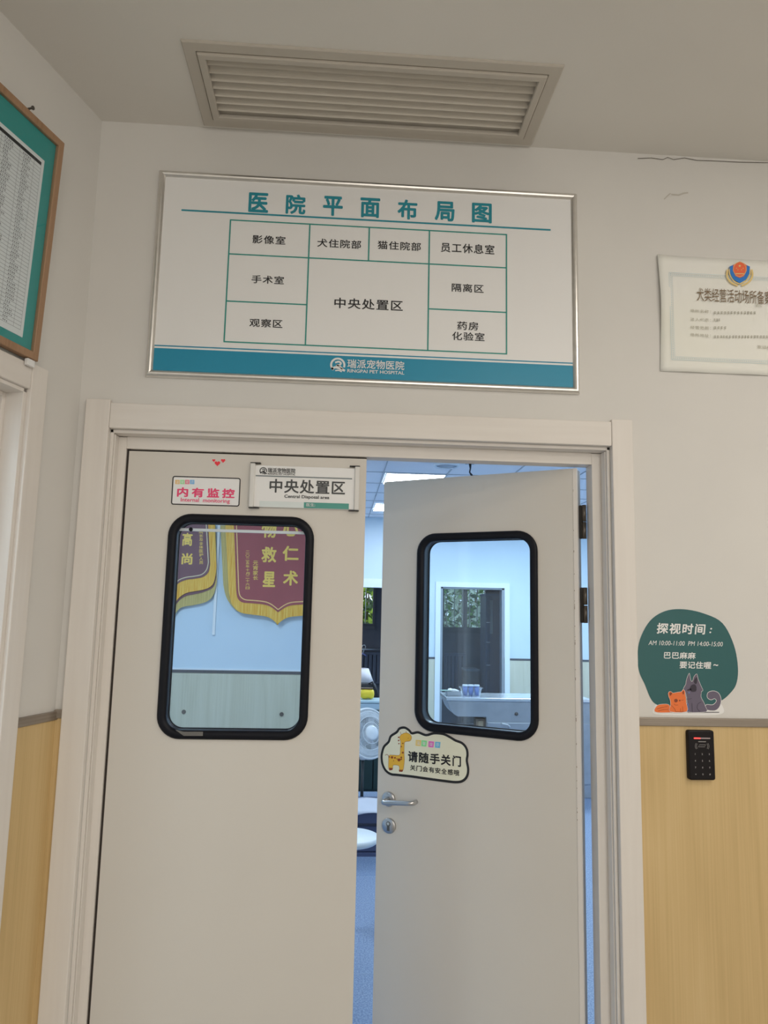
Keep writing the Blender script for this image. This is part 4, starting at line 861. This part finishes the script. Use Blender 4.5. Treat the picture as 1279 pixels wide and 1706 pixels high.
# low dark cupboard under the basin with a printed carton on it
m_cup = mat('dark_cupboard', (0.085, 0.08, 0.09, 1), 0.55); zc_ = at(790, 1212, 4.45).z
cu = thing('low_cupboard', 'dark low cupboard standing under the steel basin', 'cupboard', (1.15, 4.5, 0)); B = (1.15, 4.5, 0)
MB().box(tx0+0.02, kx-0.01, TY0+0.04, TY1-0.02, 0, zc_-0.02).build('body', m_cup, cu, B, bevel=0.004)
MB().box(tx0+0.01, kx-0.006, TY0+0.03, TY1-0.01, zc_-0.02, zc_).build('top', m_cup, cu, B, bevel=0.003)
c0, c1 = at(793, 1205, TY0+0.05), at(808.5, 1205, TY0+0.05); zk = at(800, 1197.5, TY0+0.05).z
bx = thing('carton', 'small brown printed carton under the steel basin', 'box', ((c0.x+c1.x)/2, TY0+0.1, zc_)); B = ((c0.x+c1.x)/2, TY0+0.1, zc_)
MB().box(c0.x, c1.x, TY0+0.05, TY0+0.17, zc_, zk).build('body', noisy('carton_print', (0.38, 0.28, 0.20, 1), (0.22, 0.17, 0.13, 1), nscale=26, rough=0.6), bx, B, bevel=0.002)
MB().box(c0.x+0.02, c1.x-0.02, TY0+0.0485, TY0+0.05, zc_+0.02, zk-0.02).build('label_patch', mat('carton_patch', (0.45, 0.36, 0.25, 1), 0.6), bx, B)
# tray with gauze
c = at(755, 1158, TY0+0.14)
tr = thing('instrument_tray', 'shallow metal tray heaped with white gauze at the table end', 'tray', (c.x, TY0+0.16, zt)); B = (c.x, TY0+0.16, zt)
hframe(c.x-0.065, c.x+0.065, TY0+0.10, TY0+0.24, [(0.008, zt+0.001), (0.0, zt+0.04), (-0.004, zt+0.04), (0.003, zt+0.04), (0.010, zt+0.004), (0.064, zt+0.004)]).build('pan', m_tab, tr, B)
gz = MB()
for k in range(16):
    a = random.random()*2*PI; rr = 0.045*random.random()**0.5; r0 = 0.018 + 0.012*random.random()
    px_, py_, pz_ = c.x + rr*math.cos(a), TY0+0.17+rr*math.sin(a)*0.8, zt+0.03+0.014*random.random()
    gz.lathe([(0.001, -r0*0.7), (r0*0.7, -r0*0.5), (r0, 0), (r0*0.75, r0*0.5), (0.001, r0*0.72)], (px_, py_, pz_), n=8)
gz.build('gauze', m_pwhite, tr, B)
MB().box(c.x-0.115, c.x-0.02, TY0+0.13, TY0+0.20, zt+0.040, zt+0.045).build('green_packet', mat('packet_green', (0.25, 0.40, 0.36, 1), 0.5), tr, B)
# clear tub with three cups
c = at(785, 1158, TY0+0.14)
m_clr = glassmat('clear_blue_plastic', (0.80, 0.88, 1.0, 1), 0.9, 0.14); m_cupb = mat('cup_blue', (0.16, 0.24, 0.52, 1), 0.4)
tu = thing('plastic_tub', 'clear blue plastic tub holding three lidded cups on the steel table', 'tub', (c.x, TY0+0.17, zt)); B = (c.x, TY0+0.17, zt)
def tubring(hx, hy, z, r): return [(c.x + a, TY0+0.17 + b, z) for a, b in rrect(-hx, hx, -hy, hy, r, 5)]
MB().rings([tubring(0.078, 0.055, zt+0.001, 0.02), tubring(0.094, 0.066, zt+0.072, 0.025), tubring(0.104, 0.076, zt+0.074, 0.028), tubring(0.104, 0.076, zt+0.068, 0.028)], cap0=True).build('tub', m_clr, tu, B)
for k, dx in enumerate((-0.052, 0.0, 0.054)):
    lab = ('lidded blue cup at the tray end of the clear tub', 'lidded blue cup in the middle of the clear tub', 'lidded blue cup at the far end of the clear tub from the tray')[k]
    cu_ = thing('cup', lab, 'cup', (c.x+dx, TY0+0.17, zt+0.003), group='cups in the clear tub'); B = (c.x+dx, TY0+0.17, zt+0.003)
    MB().lathe([(0.018, 0.0), (0.023, 0.078)], B, n=20).build('cup_body', m_cupb, cu_, B)
    MB().lathe([(0.026, 0.078), (0.027, 0.090), (0.024, 0.094), (0.0, 0.095)], B, n=20, cap1=False).build('cup_lid', mat('lid_pale', (0.66, 0.74, 0.86, 1), 0.4), cu_, B)

# ---- balcony: radiators, rail with hanger, cupboards
m_rad = mat('radiator_slate', (0.115, 0.12, 0.15, 1), 0.45)
def radiator(px0, px1, py0, py1, label, n):
    y = EY-0.09; x0, x1 = at(px0, (py0+py1)/2, y).x, at(px1, (py0+py1)/2, y).x; z1, z0 = at((px0+px1)/2, py0, y).z, at((px0+px1)/2, py1, y).z
    r = thing('radiator', label, 'radiator', ((x0+x1)/2, y, z0), group='dark radiators under the balcony windows'); B = ((x0+x1)/2, y, z0)
    w = (x1-x0)/n
    for k in range(n): MB().box(x0+w*(k+0.07), x0+w*(k+0.93), y, y+0.06, z0, z1-0.03).build('column', m_rad, r, B, bevel=0.008)
    MB().box(x0, x1, y+0.005, y+0.055, z1-0.05, z1).box(x0, x1, y+0.005, y+0.055, z0, z0+0.04).build('header_pipe', m_rad, r, B, bevel=0.006)
    MB().box(x0+0.05, x0+0.08, y+0.05, EY, z0+0.1, z0+0.14).build('bracket', m_rad, r, B)
radiator(585, 634, 1086, 1139, 'dark slatted radiator seen through the gap between the leaves', 7)
radiator(739, 776, 1088, 1152, 'dark slatted radiator seen through the open leaf glass', 6)
y = EY-0.16; a = at(580, 1081, y); b = at(632, 1081.5, y)
rl_ = thing('towel_rail', 'thin steel towel rail above the radiator in the gap', 'rail', ((a.x+b.x)/2, y, a.z)); B = ((a.x+b.x)/2, y, a.z)
MB().tube([(a.x, y, a.z), (b.x, y, a.z)], 0.014, 10).build('bar', m_alu, rl_, B)
MB().tube([(b.x-0.02, y, a.z), (b.x-0.02, EY, a.z)], 0.010, 8).tube([(a.x+0.02, y, a.z), (a.x+0.02, EY, a.z)], 0.010, 8).build('bracket', m_alu, rl_, B)
c = at(605.5, 1081, y)
hk = thing('clothes_hanger', 'pale clothes hanger hooked on the towel rail', 'hanger', (c.x, y, c.z)); B = (c.x, y, c.z)
MB().tube([(c.x-0.02, y, c.z-0.015), (c.x-0.03, y, c.z+0.01), (c.x-0.015, y, c.z+0.05), (c.x+0.015, y, c.z+0.055), (c.x+0.03, y, c.z+0.03), (c.x+0.02, y, c.z), (c.x, y, c.z-0.03), (c.x-0.01, y, c.z-0.07)], 0.006, 8).build('hook', m_pwhite, hk, B)
MB().tube([(c.x-0.20, y, c.z-0.15), (c.x-0.01, y, c.z-0.065), (c.x+0.045, y, c.z-0.10)], 0.012, 8).build('arm', mat('hanger_lilac', (0.36, 0.38, 0.70, 1), 0.5), hk, B)
# tall dark cupboard with pale strip, low brown cupboard
y = 7.75; x0, x1 = at(809, 1060, y).x, at(842, 1060, y).x; zt2 = at(825, 993, y).z
tc_ = thing('tall_cupboard', 'tall dark cupboard with pale vertical strip behind the far glass door', 'cupboard', ((x0+x1)/2, y, 0)); B = ((x0+x1)/2, y, 0)
MB().box(x0, x1, y, y+0.4, 0, zt2).build('body', mat('cupboard_slate', (0.10, 0.12, 0.16, 1), 0.45), tc_, B, bevel=0.006)
xa, xb = at(815.5, 1060, y).x, at(818, 1060, y).x; MB().box(x0+0.02, xa, y-0.012, y, 0.05, zt2-0.06).build('door', mat('cupboard_door', (0.08, 0.085, 0.11, 1), 0.4), tc_, B, bevel=0.004)
MB().box(xa+0.004, xb+0.02, y-0.010, y, at(818, 1056, y).z, zt2-0.06).build('pale_strip', mat('strip_pale', (0.40, 0.40, 0.34, 1), 0.5), tc_, B)
for py in (1037, 1070, 1108):
    c = at(812, py, y); MB().box(c.x-0.02, c.x+0.03, y-0.022, y-0.010, c.z-0.006, c.z+0.006).build('handle', m_alu, tc_, B)
MB().box(x0-0.01, x1, y-0.02, y+0.4, zt2, zt2+0.03).build('cornice', mat('cornice_blue', (0.10, 0.14, 0.24, 1), 0.5), tc_, B)
y = 8.0; x0, x1 = at(777, 1130, y).x, at(809, 1060, 7.75).x - 0.04; zt2 = at(800, 1115, y).z
lc_ = thing('storage_chest', 'low brown chest beside the radiator behind the far glass door', 'chest', ((x0+x1)/2, y, 0)); B = ((x0+x1)/2, y, 0)
MB().box(x0, x1, y, y+0.4, 0, zt2-0.03).build('body', noisy('chest_brown', (0.14, 0.11, 0.09, 1), (0.18, 0.14, 0.11, 1), nscale=8, rough=0.6), lc_, B, bevel=0.004)
MB().box(x0-0.01, x1+0.01, y-0.015, y+0.4, zt2-0.03, zt2).build('lid', mat('chest_lid', (0.20, 0.20, 0.21, 1), 0.4), lc_, B, bevel=0.004)
MB().box(x0+0.28, x0+0.36, y-0.012, y, zt2-0.12, zt2-0.09).build('latch', m_dsteel, lc_, B)

# ---- things in the gap between the leaves
# round white stool
c = at(584, 1391, 1.62)
SZ = c.z; SX, SYY = c.x, 1.62
sl = thing('stool', 'round white stool on the blue floor in the gap', 'stool', (SX, SYY, 0)); B = (SX, SYY, 0)
MB().lathe([(0.0, 0.0), (0.135, 0.0), (0.146, 0.008), (0.148, 0.018), (0.144, 0.028), (0.134, 0.032), (0.0, 0.033)], (SX, SYY, SZ-0.033), n=40, cap0=False, cap1=False).build('seat', mat('stool_white', (0.80, 0.84, 0.86, 1), 0.35), sl, B)
MB().lathe([(0.028, 0.0), (0.028, 0.008), (0.018, 0.014), (0.018, SZ-0.06), (0.05, SZ-0.033)], (SX, SYY, 0), n=24).build('pedestal', m_bwhite, sl, B)
# dark crate with a white sheet over it
cy0 = 2.75; x0, x1 = at(520, 1365, cy0).x, at(690, 1365, cy0).x; zc0, zc1 = at(605, 1373, cy0).z, at(605, 1353, cy0).z
kr = thing('storage_crate', 'dark blue crate on the floor behind the white stool', 'crate', ((x0+x1)/2, cy0, 0)); B = ((x0+x1)/2, cy0, 0)
m_kr = mat('crate_navy', (0.07, 0.085, 0.16, 1), 0.5)
MB().box(x0, x1, cy0, cy0+0.42, 0.02, zc1).build('body', m_kr, kr, B, bevel=0.01)
MB().box(x0-0.006, x1+0.006, cy0-0.012, cy0+0.426, zc0-0.012, zc0+0.004).build('rim', mat('crate_rim', (0.02, 0.022, 0.04, 1), 0.5), kr, B, bevel=0.003)
MB().box(x0-0.02, x1+0.02, cy0-0.02, cy0+0.44, 0, 0.02).build('base', m_kr, kr, B)
sh = []; nx_, ny_ = 20, 10
def hem(u): return 0.035 + 0.03*math.sin(u*7+0.6) 
for j_ in range(ny_+1):
    for i_ in range(nx_+1):
        u = i_/nx_; v = j_/ny_; x = x0 + 0.01 + (x1-x0-0.02)*u
        if v < 0.25: sh.append((x, cy0-0.016, zc1+0.004 - (0.25-v)*4*max(0.004, hem(u))))
        else: sh.append((x, cy0-0.016 + (v-0.25)/0.75*0.36, zc1+0.006+0.006*math.sin(u*11+v*5)**2))
fs_ = [(j_*(nx_+1)+i_, j_*(nx_+1)+i_+1, (j_+1)*(nx_+1)+i_+1, (j_+1)*(nx_+1)+i_) for j_ in range(ny_) for i_ in range(nx_)]
o = MB().add(sh, fs_, True).build('sheet', mat('sheet_pale', (0.58, 0.60, 0.68, 1), 0.8), None, ((x0+x1)/2, cy0, zc1)); md = o.modifiers.new('thickness', 'SOLIDIFY'); md.thickness = 0.003; md.offset = 1
tag(o, 'pale crumpled sheet draped over the dark blue crate', 'cloth')
# dark green cabinet with a pale blue box, yellow pouch, black bag and lamp on it
gy = 3.85; x0, x1 = at(550, 1290, gy).x, at(690, 1290, gy).x; zg = at(605, 1184, gy).z; zgb = at(605, 1319, gy).z
gc = thing('green_cabinet', 'dark green cabinet behind the white fan in the gap', 'cabinet', ((x0+x1)/2, gy, 0)); B = ((x0+x1)/2, gy, 0)
m_gc = mat('cabinet_dark_green', (0.018, 0.040, 0.042, 1), 0.45)
MB().box(x0, x1, gy, gy+0.45, zgb, zg).build('body', m_gc, gc, B, bevel=0.006)
xm = at(620, 1290, gy).x
MB().box(x0+0.02, xm, gy-0.015, gy, zgb+0.02, zg-0.03).build('door', m_gc, gc, B, bevel=0.004); MB().box(xm+0.008, x1-0.02, gy-0.015, gy, zgb+0.02, zg-0.03).build('door', m_gc, gc, B, bevel=0.004)
for a in (x0+0.04, x1-0.04):
    for b in (gy+0.05, gy+0.40): MB().box(a-0.025, a+0.025, b-0.025, b+0.025, 0, zgb).build('leg', mat('leg_teal', (0.03, 0.06, 0.07, 1), 0.5), gc, B)
a, b = at(596, 1175, gy+0.03).x, at(634, 1175, gy+0.03).x; zb2 = at(612, 1166.5, gy+0.03).z
m_pb = mat('box_pale_blue', (0.42, 0.56, 0.68, 1), 0.35)
pb = thing('pale_blue_box', 'pale blue plastic box on top of the dark green cabinet', 'box', ((a+b)/2, gy+0.12, zg)); B = ((a+b)/2, gy+0.12, zg)
MB().box(a, b, gy+0.03, gy+0.22, zg, zb2-0.025).build('body', m_pb, pb, B, bevel=0.010); MB().box(a-0.006, b+0.006, gy+0.022, gy+0.228, zb2-0.025, zb2).build('lid', mat('lid_aqua', (0.50, 0.66, 0.74, 1), 0.3), pb, B, bevel=0.008)
# yellow pouch lying on the lid
c = at(611, 1160, gy+0.10); c1 = at(622.5, 1160, gy+0.10); rz = (at(611, 1147, gy+0.10).z - zb2)/2; cz_ = zb2 + rz
yp = thing('yellow_pouch', 'plump yellow pouch lying on the pale blue box', 'pouch', (c.x, gy+0.11, zb2)); B = (c.x, gy+0.11, zb2)
rg = []
for t, k in ((-1.0, 0.12), (-0.9, 0.62), (-0.6, 0.92), (-0.15, 0.98), (0.2, 0.86), (0.5, 0.96), (0.8, 0.88), (0.95, 0.55), (1.0, 0.12)):
    rg.append([(c.x + t*0.062, gy+0.11 + 0.05*k*math.cos(q), cz_ + rz*k*math.sin(q)) for q in [2*PI*i/14 for i in range(14)]])
MB().rings(rg, True, True, True).build('pouch', mat('pouch_yellow', (0.85, 0.66, 0.05, 1), 0.5), yp, B)
MB().box(c.x-0.05, c.x+0.05, gy+0.085, gy+0.135, cz_+rz*0.86, cz_+rz*1.12).build('zip_flap', mat('flap_brown', (0.12, 0.08, 0.05, 1), 0.6), yp, B, bevel=0.004)
# black bag behind
a, b = at(586, 1160, gy+0.27).x, at(631, 1160, gy+0.27).x; zt2 = at(610, 1139, gy+0.27).z
bg = thing('black_bag', 'black slouching bag behind the yellow pouch', 'bag', ((a+b)/2, gy+0.34, zg)); B = ((a+b)/2, gy+0.34, zg)
rg = []
for t, k in ((0, 0.92), (0.1, 1.0), (0.45, 0.97), (0.8, 0.86), (0.95, 0.76), (1.0, 0.6)):
    rg.append([(((a+b)/2) + (b-a)/2*k*sx_, gy+0.345 + 0.085*k*sy_, zg + (zt2-zg)*t) for sx_, sy_ in rrect(-1, 1, -1, 1, 0.4, 4)])
MB().rings(rg, True, True, True).build('body', mat('bag_black', (0.012, 0.013, 0.018, 1), 0.6), bg, B)
MB().tube([(b-0.10, gy+0.30, zt2-0.01), (b-0.06, gy+0.28, zt2+0.015), (b-0.02, gy+0.28, zt2-0.06), (b-0.005, gy+0.28, zg+0.04)], 0.008, 8).build('strap', mat('bag_strap', (0.02, 0.02, 0.026, 1), 0.5), bg, B)
# lamp with white shade, standing on the partition-side floor behind the cabinet
ly = 4.75; c = at(600, 1137, ly); r1 = at(622.5, 1137, ly).x - c.x; r0_ = at(614, 1115, ly).x - c.x; zt2 = at(600, 1113.5, ly).z
lp = thing('floor_lamp', 'white flared lampshade on a dark stand behind the black bag', 'lamp', (c.x, ly, 0)); B = (c.x, ly, 0)
MB().rings([[(c.x + r*math.cos(q), ly + r*math.sin(q), z) for q in [2*PI*i/28 for i in range(28)]] for r, z in ((r1-0.004, c.z), (r1, c.z), (r0_, zt2), (r0_-0.004, zt2), (r1-0.004, c.z))]).build('lamp_shade', mat('shade_white', (0.80, 0.76, 0.78, 1), 0.7), lp, B)
MB().tube([(c.x, ly, 0.02), (c.x, ly, zt2-0.02)], 0.012, 10).build('pole', m_dsteel, lp, B)
MB().lathe([(0.13, 0), (0.13, 0.015), (0.02, 0.025)], (c.x, ly, 0), n=28).build('base', m_dsteel, lp, B)
MB().box(c.x-r0_, c.x+r0_, ly-0.004, ly+0.004, zt2-0.03, zt2-0.024).build('spider', m_dsteel, lp, B)
# white fan, head turned and tilted, on a stand in front of the cabinet
fy = 3.38; c = at(613.5, 1222, fy); RF = (at(613, 1180, fy).z - at(613, 1264, fy).z)/2
fm = Fr(Matrix.Translation((c.x, fy, c.z)) @ Matrix.Rotation(math.radians(32), 4, 'Z') @ Matrix.Rotation(math.radians(-14), 4, 'X'))
m_fan = mat('fan_white', (0.74, 0.78, 0.82, 1), 0.35); m_fang = mat('fan_blade', (0.50, 0.56, 0.63, 1), 0.35)
fn = thing('standing_fan', 'white round fan on a dark stand in front of the green cabinet', 'fan', (0, 0, 0), fm); B = (0, 0, 0)
MB().lathe([(RF, 0.02), (RF+0.006, 0.0), (RF, -0.018), (RF-0.010, -0.018), (RF-0.010, 0.02), (RF, 0.02)], n=56, axis='y', cap0=False, cap1=False).build('rim', m_fan, fn, B)
def grille(yc, sag, name, n=72):
    g_ = MB()
    for k in range(n):
        q = 2*PI*k/n; pts = []
        for t in (0.28, 0.45, 0.65, 0.85, 1.0):
            q2 = q + 0.35*(t-0.28); pts.append((RF*t*0.97*math.cos(q2), yc + sag*(1-t**2), RF*t*0.97*math.sin(q2)))
        g_.tube(pts, 0.0016, 4, False)
    for t in (0.42, 0.66, 0.86): g_.tube([(RF*t*math.cos(2*PI*k/40), yc + sag*(1-t**2), RF*t*math.sin(2*PI*k/40)) for k in range(41)], 0.0026, 5, False)
    g_.build(name, m_fan, fn, B)
grille(-0.018, -0.030, 'front_guard'); grille(0.02, 0.045, 'rear_guard')
MB().lathe([(RF*0.64, 0.001), (RF*0.66, -0.004), (RF*0.96, 0.003), (RF*0.96, 0.008), (RF*0.64, 0.006)], (0, -0.014, 0), 'y', 56, False, False).build('guard_band', m_fan, fn, B)
MB().lathe([(RF*0.30, 0.008), (RF*0.29, -0.006), (RF*0.22, -0.012), (0.0, -0.014)], (0, -0.046, 0), 'y', 32, True, False).build('hub_cap', m_fan, fn, B)
for k in range(5):
    q = 2*PI*k/5; bl = []
    for t, w0, tw in ((0.22, 0.25, 0.25), (0.45, 0.42, 0.2), (0.7, 0.50, 0.16), (0.88, 0.40, 0.12)):
        for s_ in (-1, 1): bl.append((RF*t*math.cos(q + s_*w0/(1+t)), s_*tw*0.06, RF*t*math.sin(q + s_*w0/(1+t))))
    o = MB().add(bl, [(0, 1, 3, 2), (2, 3, 5, 4), (4, 5, 7, 6)], True).build('blade', m_fang, fn, B); md = o.modifiers.new('thickness', 'SOLIDIFY'); md.thickness = 0.003
MB().lathe([(0.05, 0.03), (0.055, 0.05), (0.05, 0.12), (0.03, 0.14)], (0, 0, 0), 'y', 24).build('motor_housing', m_fan, fn, B)
# neck, pole and foot (built in the room frame, carried by the fan)
def in_fan(mb): mb.v = [tuple(fm.i @ Vector(v)) for v in mb.v]; return mb
hb = fm.m @ Vector((0, 0.08, -0.04))
zn = at(605, 1268, fy).z
in_fan(MB().lathe([(0.022, 0.0), (0.026, 0.03), (0.020, hb.z-zn+0.01)], (hb.x, hb.y, zn), n=16)).build('neck', m_fan, fn, B)
in_fan(MB().tube([(hb.x, hb.y, 0.02), (hb.x, hb.y, zn)], 0.012, 12)).build('pole', mat('fan_pole_dark', (0.03, 0.035, 0.04, 1), 0.4), fn, B)
in_fan(MB().lathe([(0.13, 0.0), (0.13, 0.012), (0.03, 0.03)], (hb.x, hb.y, 0.0), n=32)).build('base', mat('fan_pole_dark', (0.03, 0.035, 0.04, 1), 0.4), fn, B)

# ---- shrubs outside the balcony windows
def shrub(x, y, z0, h, r, n, cols, label, seed):
    rnd = random.Random(seed)
    s_ = thing('leafy_shrub', label, 'shrub', (x, y, z0)); B = (x, y, z0)
    tr_ = MB()
    for k in range(5):
        a = k*1.26; tr_.tube([(x, y, z0), (x + r*0.25*math.cos(a), y + r*0.25*math.sin(a), z0 + h*0.5), (x + r*0.5*math.cos(a), y + r*0.5*math.sin(a), z0 + h*0.9)], [0.03, 0.02, 0.008], 6)
    tr_.build('stem', mat('stem_brown', (0.18, 0.13, 0.09, 1), 0.8), s_, B)
    lf = MB()
    for k in range(n):
        u = rnd.random()*2*PI; w = rnd.uniform(-1, 1); rr = rnd.random()**0.4; c_ = math.sqrt(1-w*w)
        p = Vector((x + r*rr*c_*math.cos(u), y + r*rr*c_*math.sin(u), z0 + h*0.58 + h*0.45*rr*w))
        d = Vector((rnd.gauss(0, 1), rnd.gauss(0, 1), rnd.gauss(0, 0.6))).normalized(); e_ = d.cross(Vector((rnd.gauss(0, 1), rnd.gauss(0, 1), rnd.gauss(0, 1)))).normalized()
        l = rnd.uniform(0.05, 0.11); lf.cur = rnd.randrange(len(cols))
        lf.add([p - d*l, p + e_*l*0.45, p + d*l, p - e_*l*0.45], [(0, 1, 2, 3)])
    o = lf.build('foliage', cols, s_, B, fix=False); o['kind'] = 'stuff'
lc1 = mat('leaf_lime', (0.42, 0.60, 0.06, 1), 0.5); lc2 = mat('leaf_green', (0.14, 0.28, 0.05, 1), 0.5); lc3 = mat('leaf_dark', (0.05, 0.10, 0.04, 1), 0.6); lc4 = mat('leaf_pale', (0.62, 0.70, 0.55, 1), 0.6)
c = at(600, 1010, 10.4)
shrub(c.x, 10.4, -0.5, 3.0, 0.9, 3800, [lc1, lc1, lc2, lc3], 'lime green shrub outside the window seen through the gap', 3)
c = at(760, 1010, 12.0)
shrub(c.x, 12.0, -0.5, 3.6, 1.1, 2400, [lc4, lc2, lc4, lc3], 'pale green shrub outside the window seen through the open leaf glass', 5)
c = at(800, 1010, 15.6)
shrub(c.x, 15.6, -0.5, 4.2, 1.5, 2600, [lc4, lc2, lc3, lc4], 'tall dark green shrub beyond the pale one outside the far window', 8)
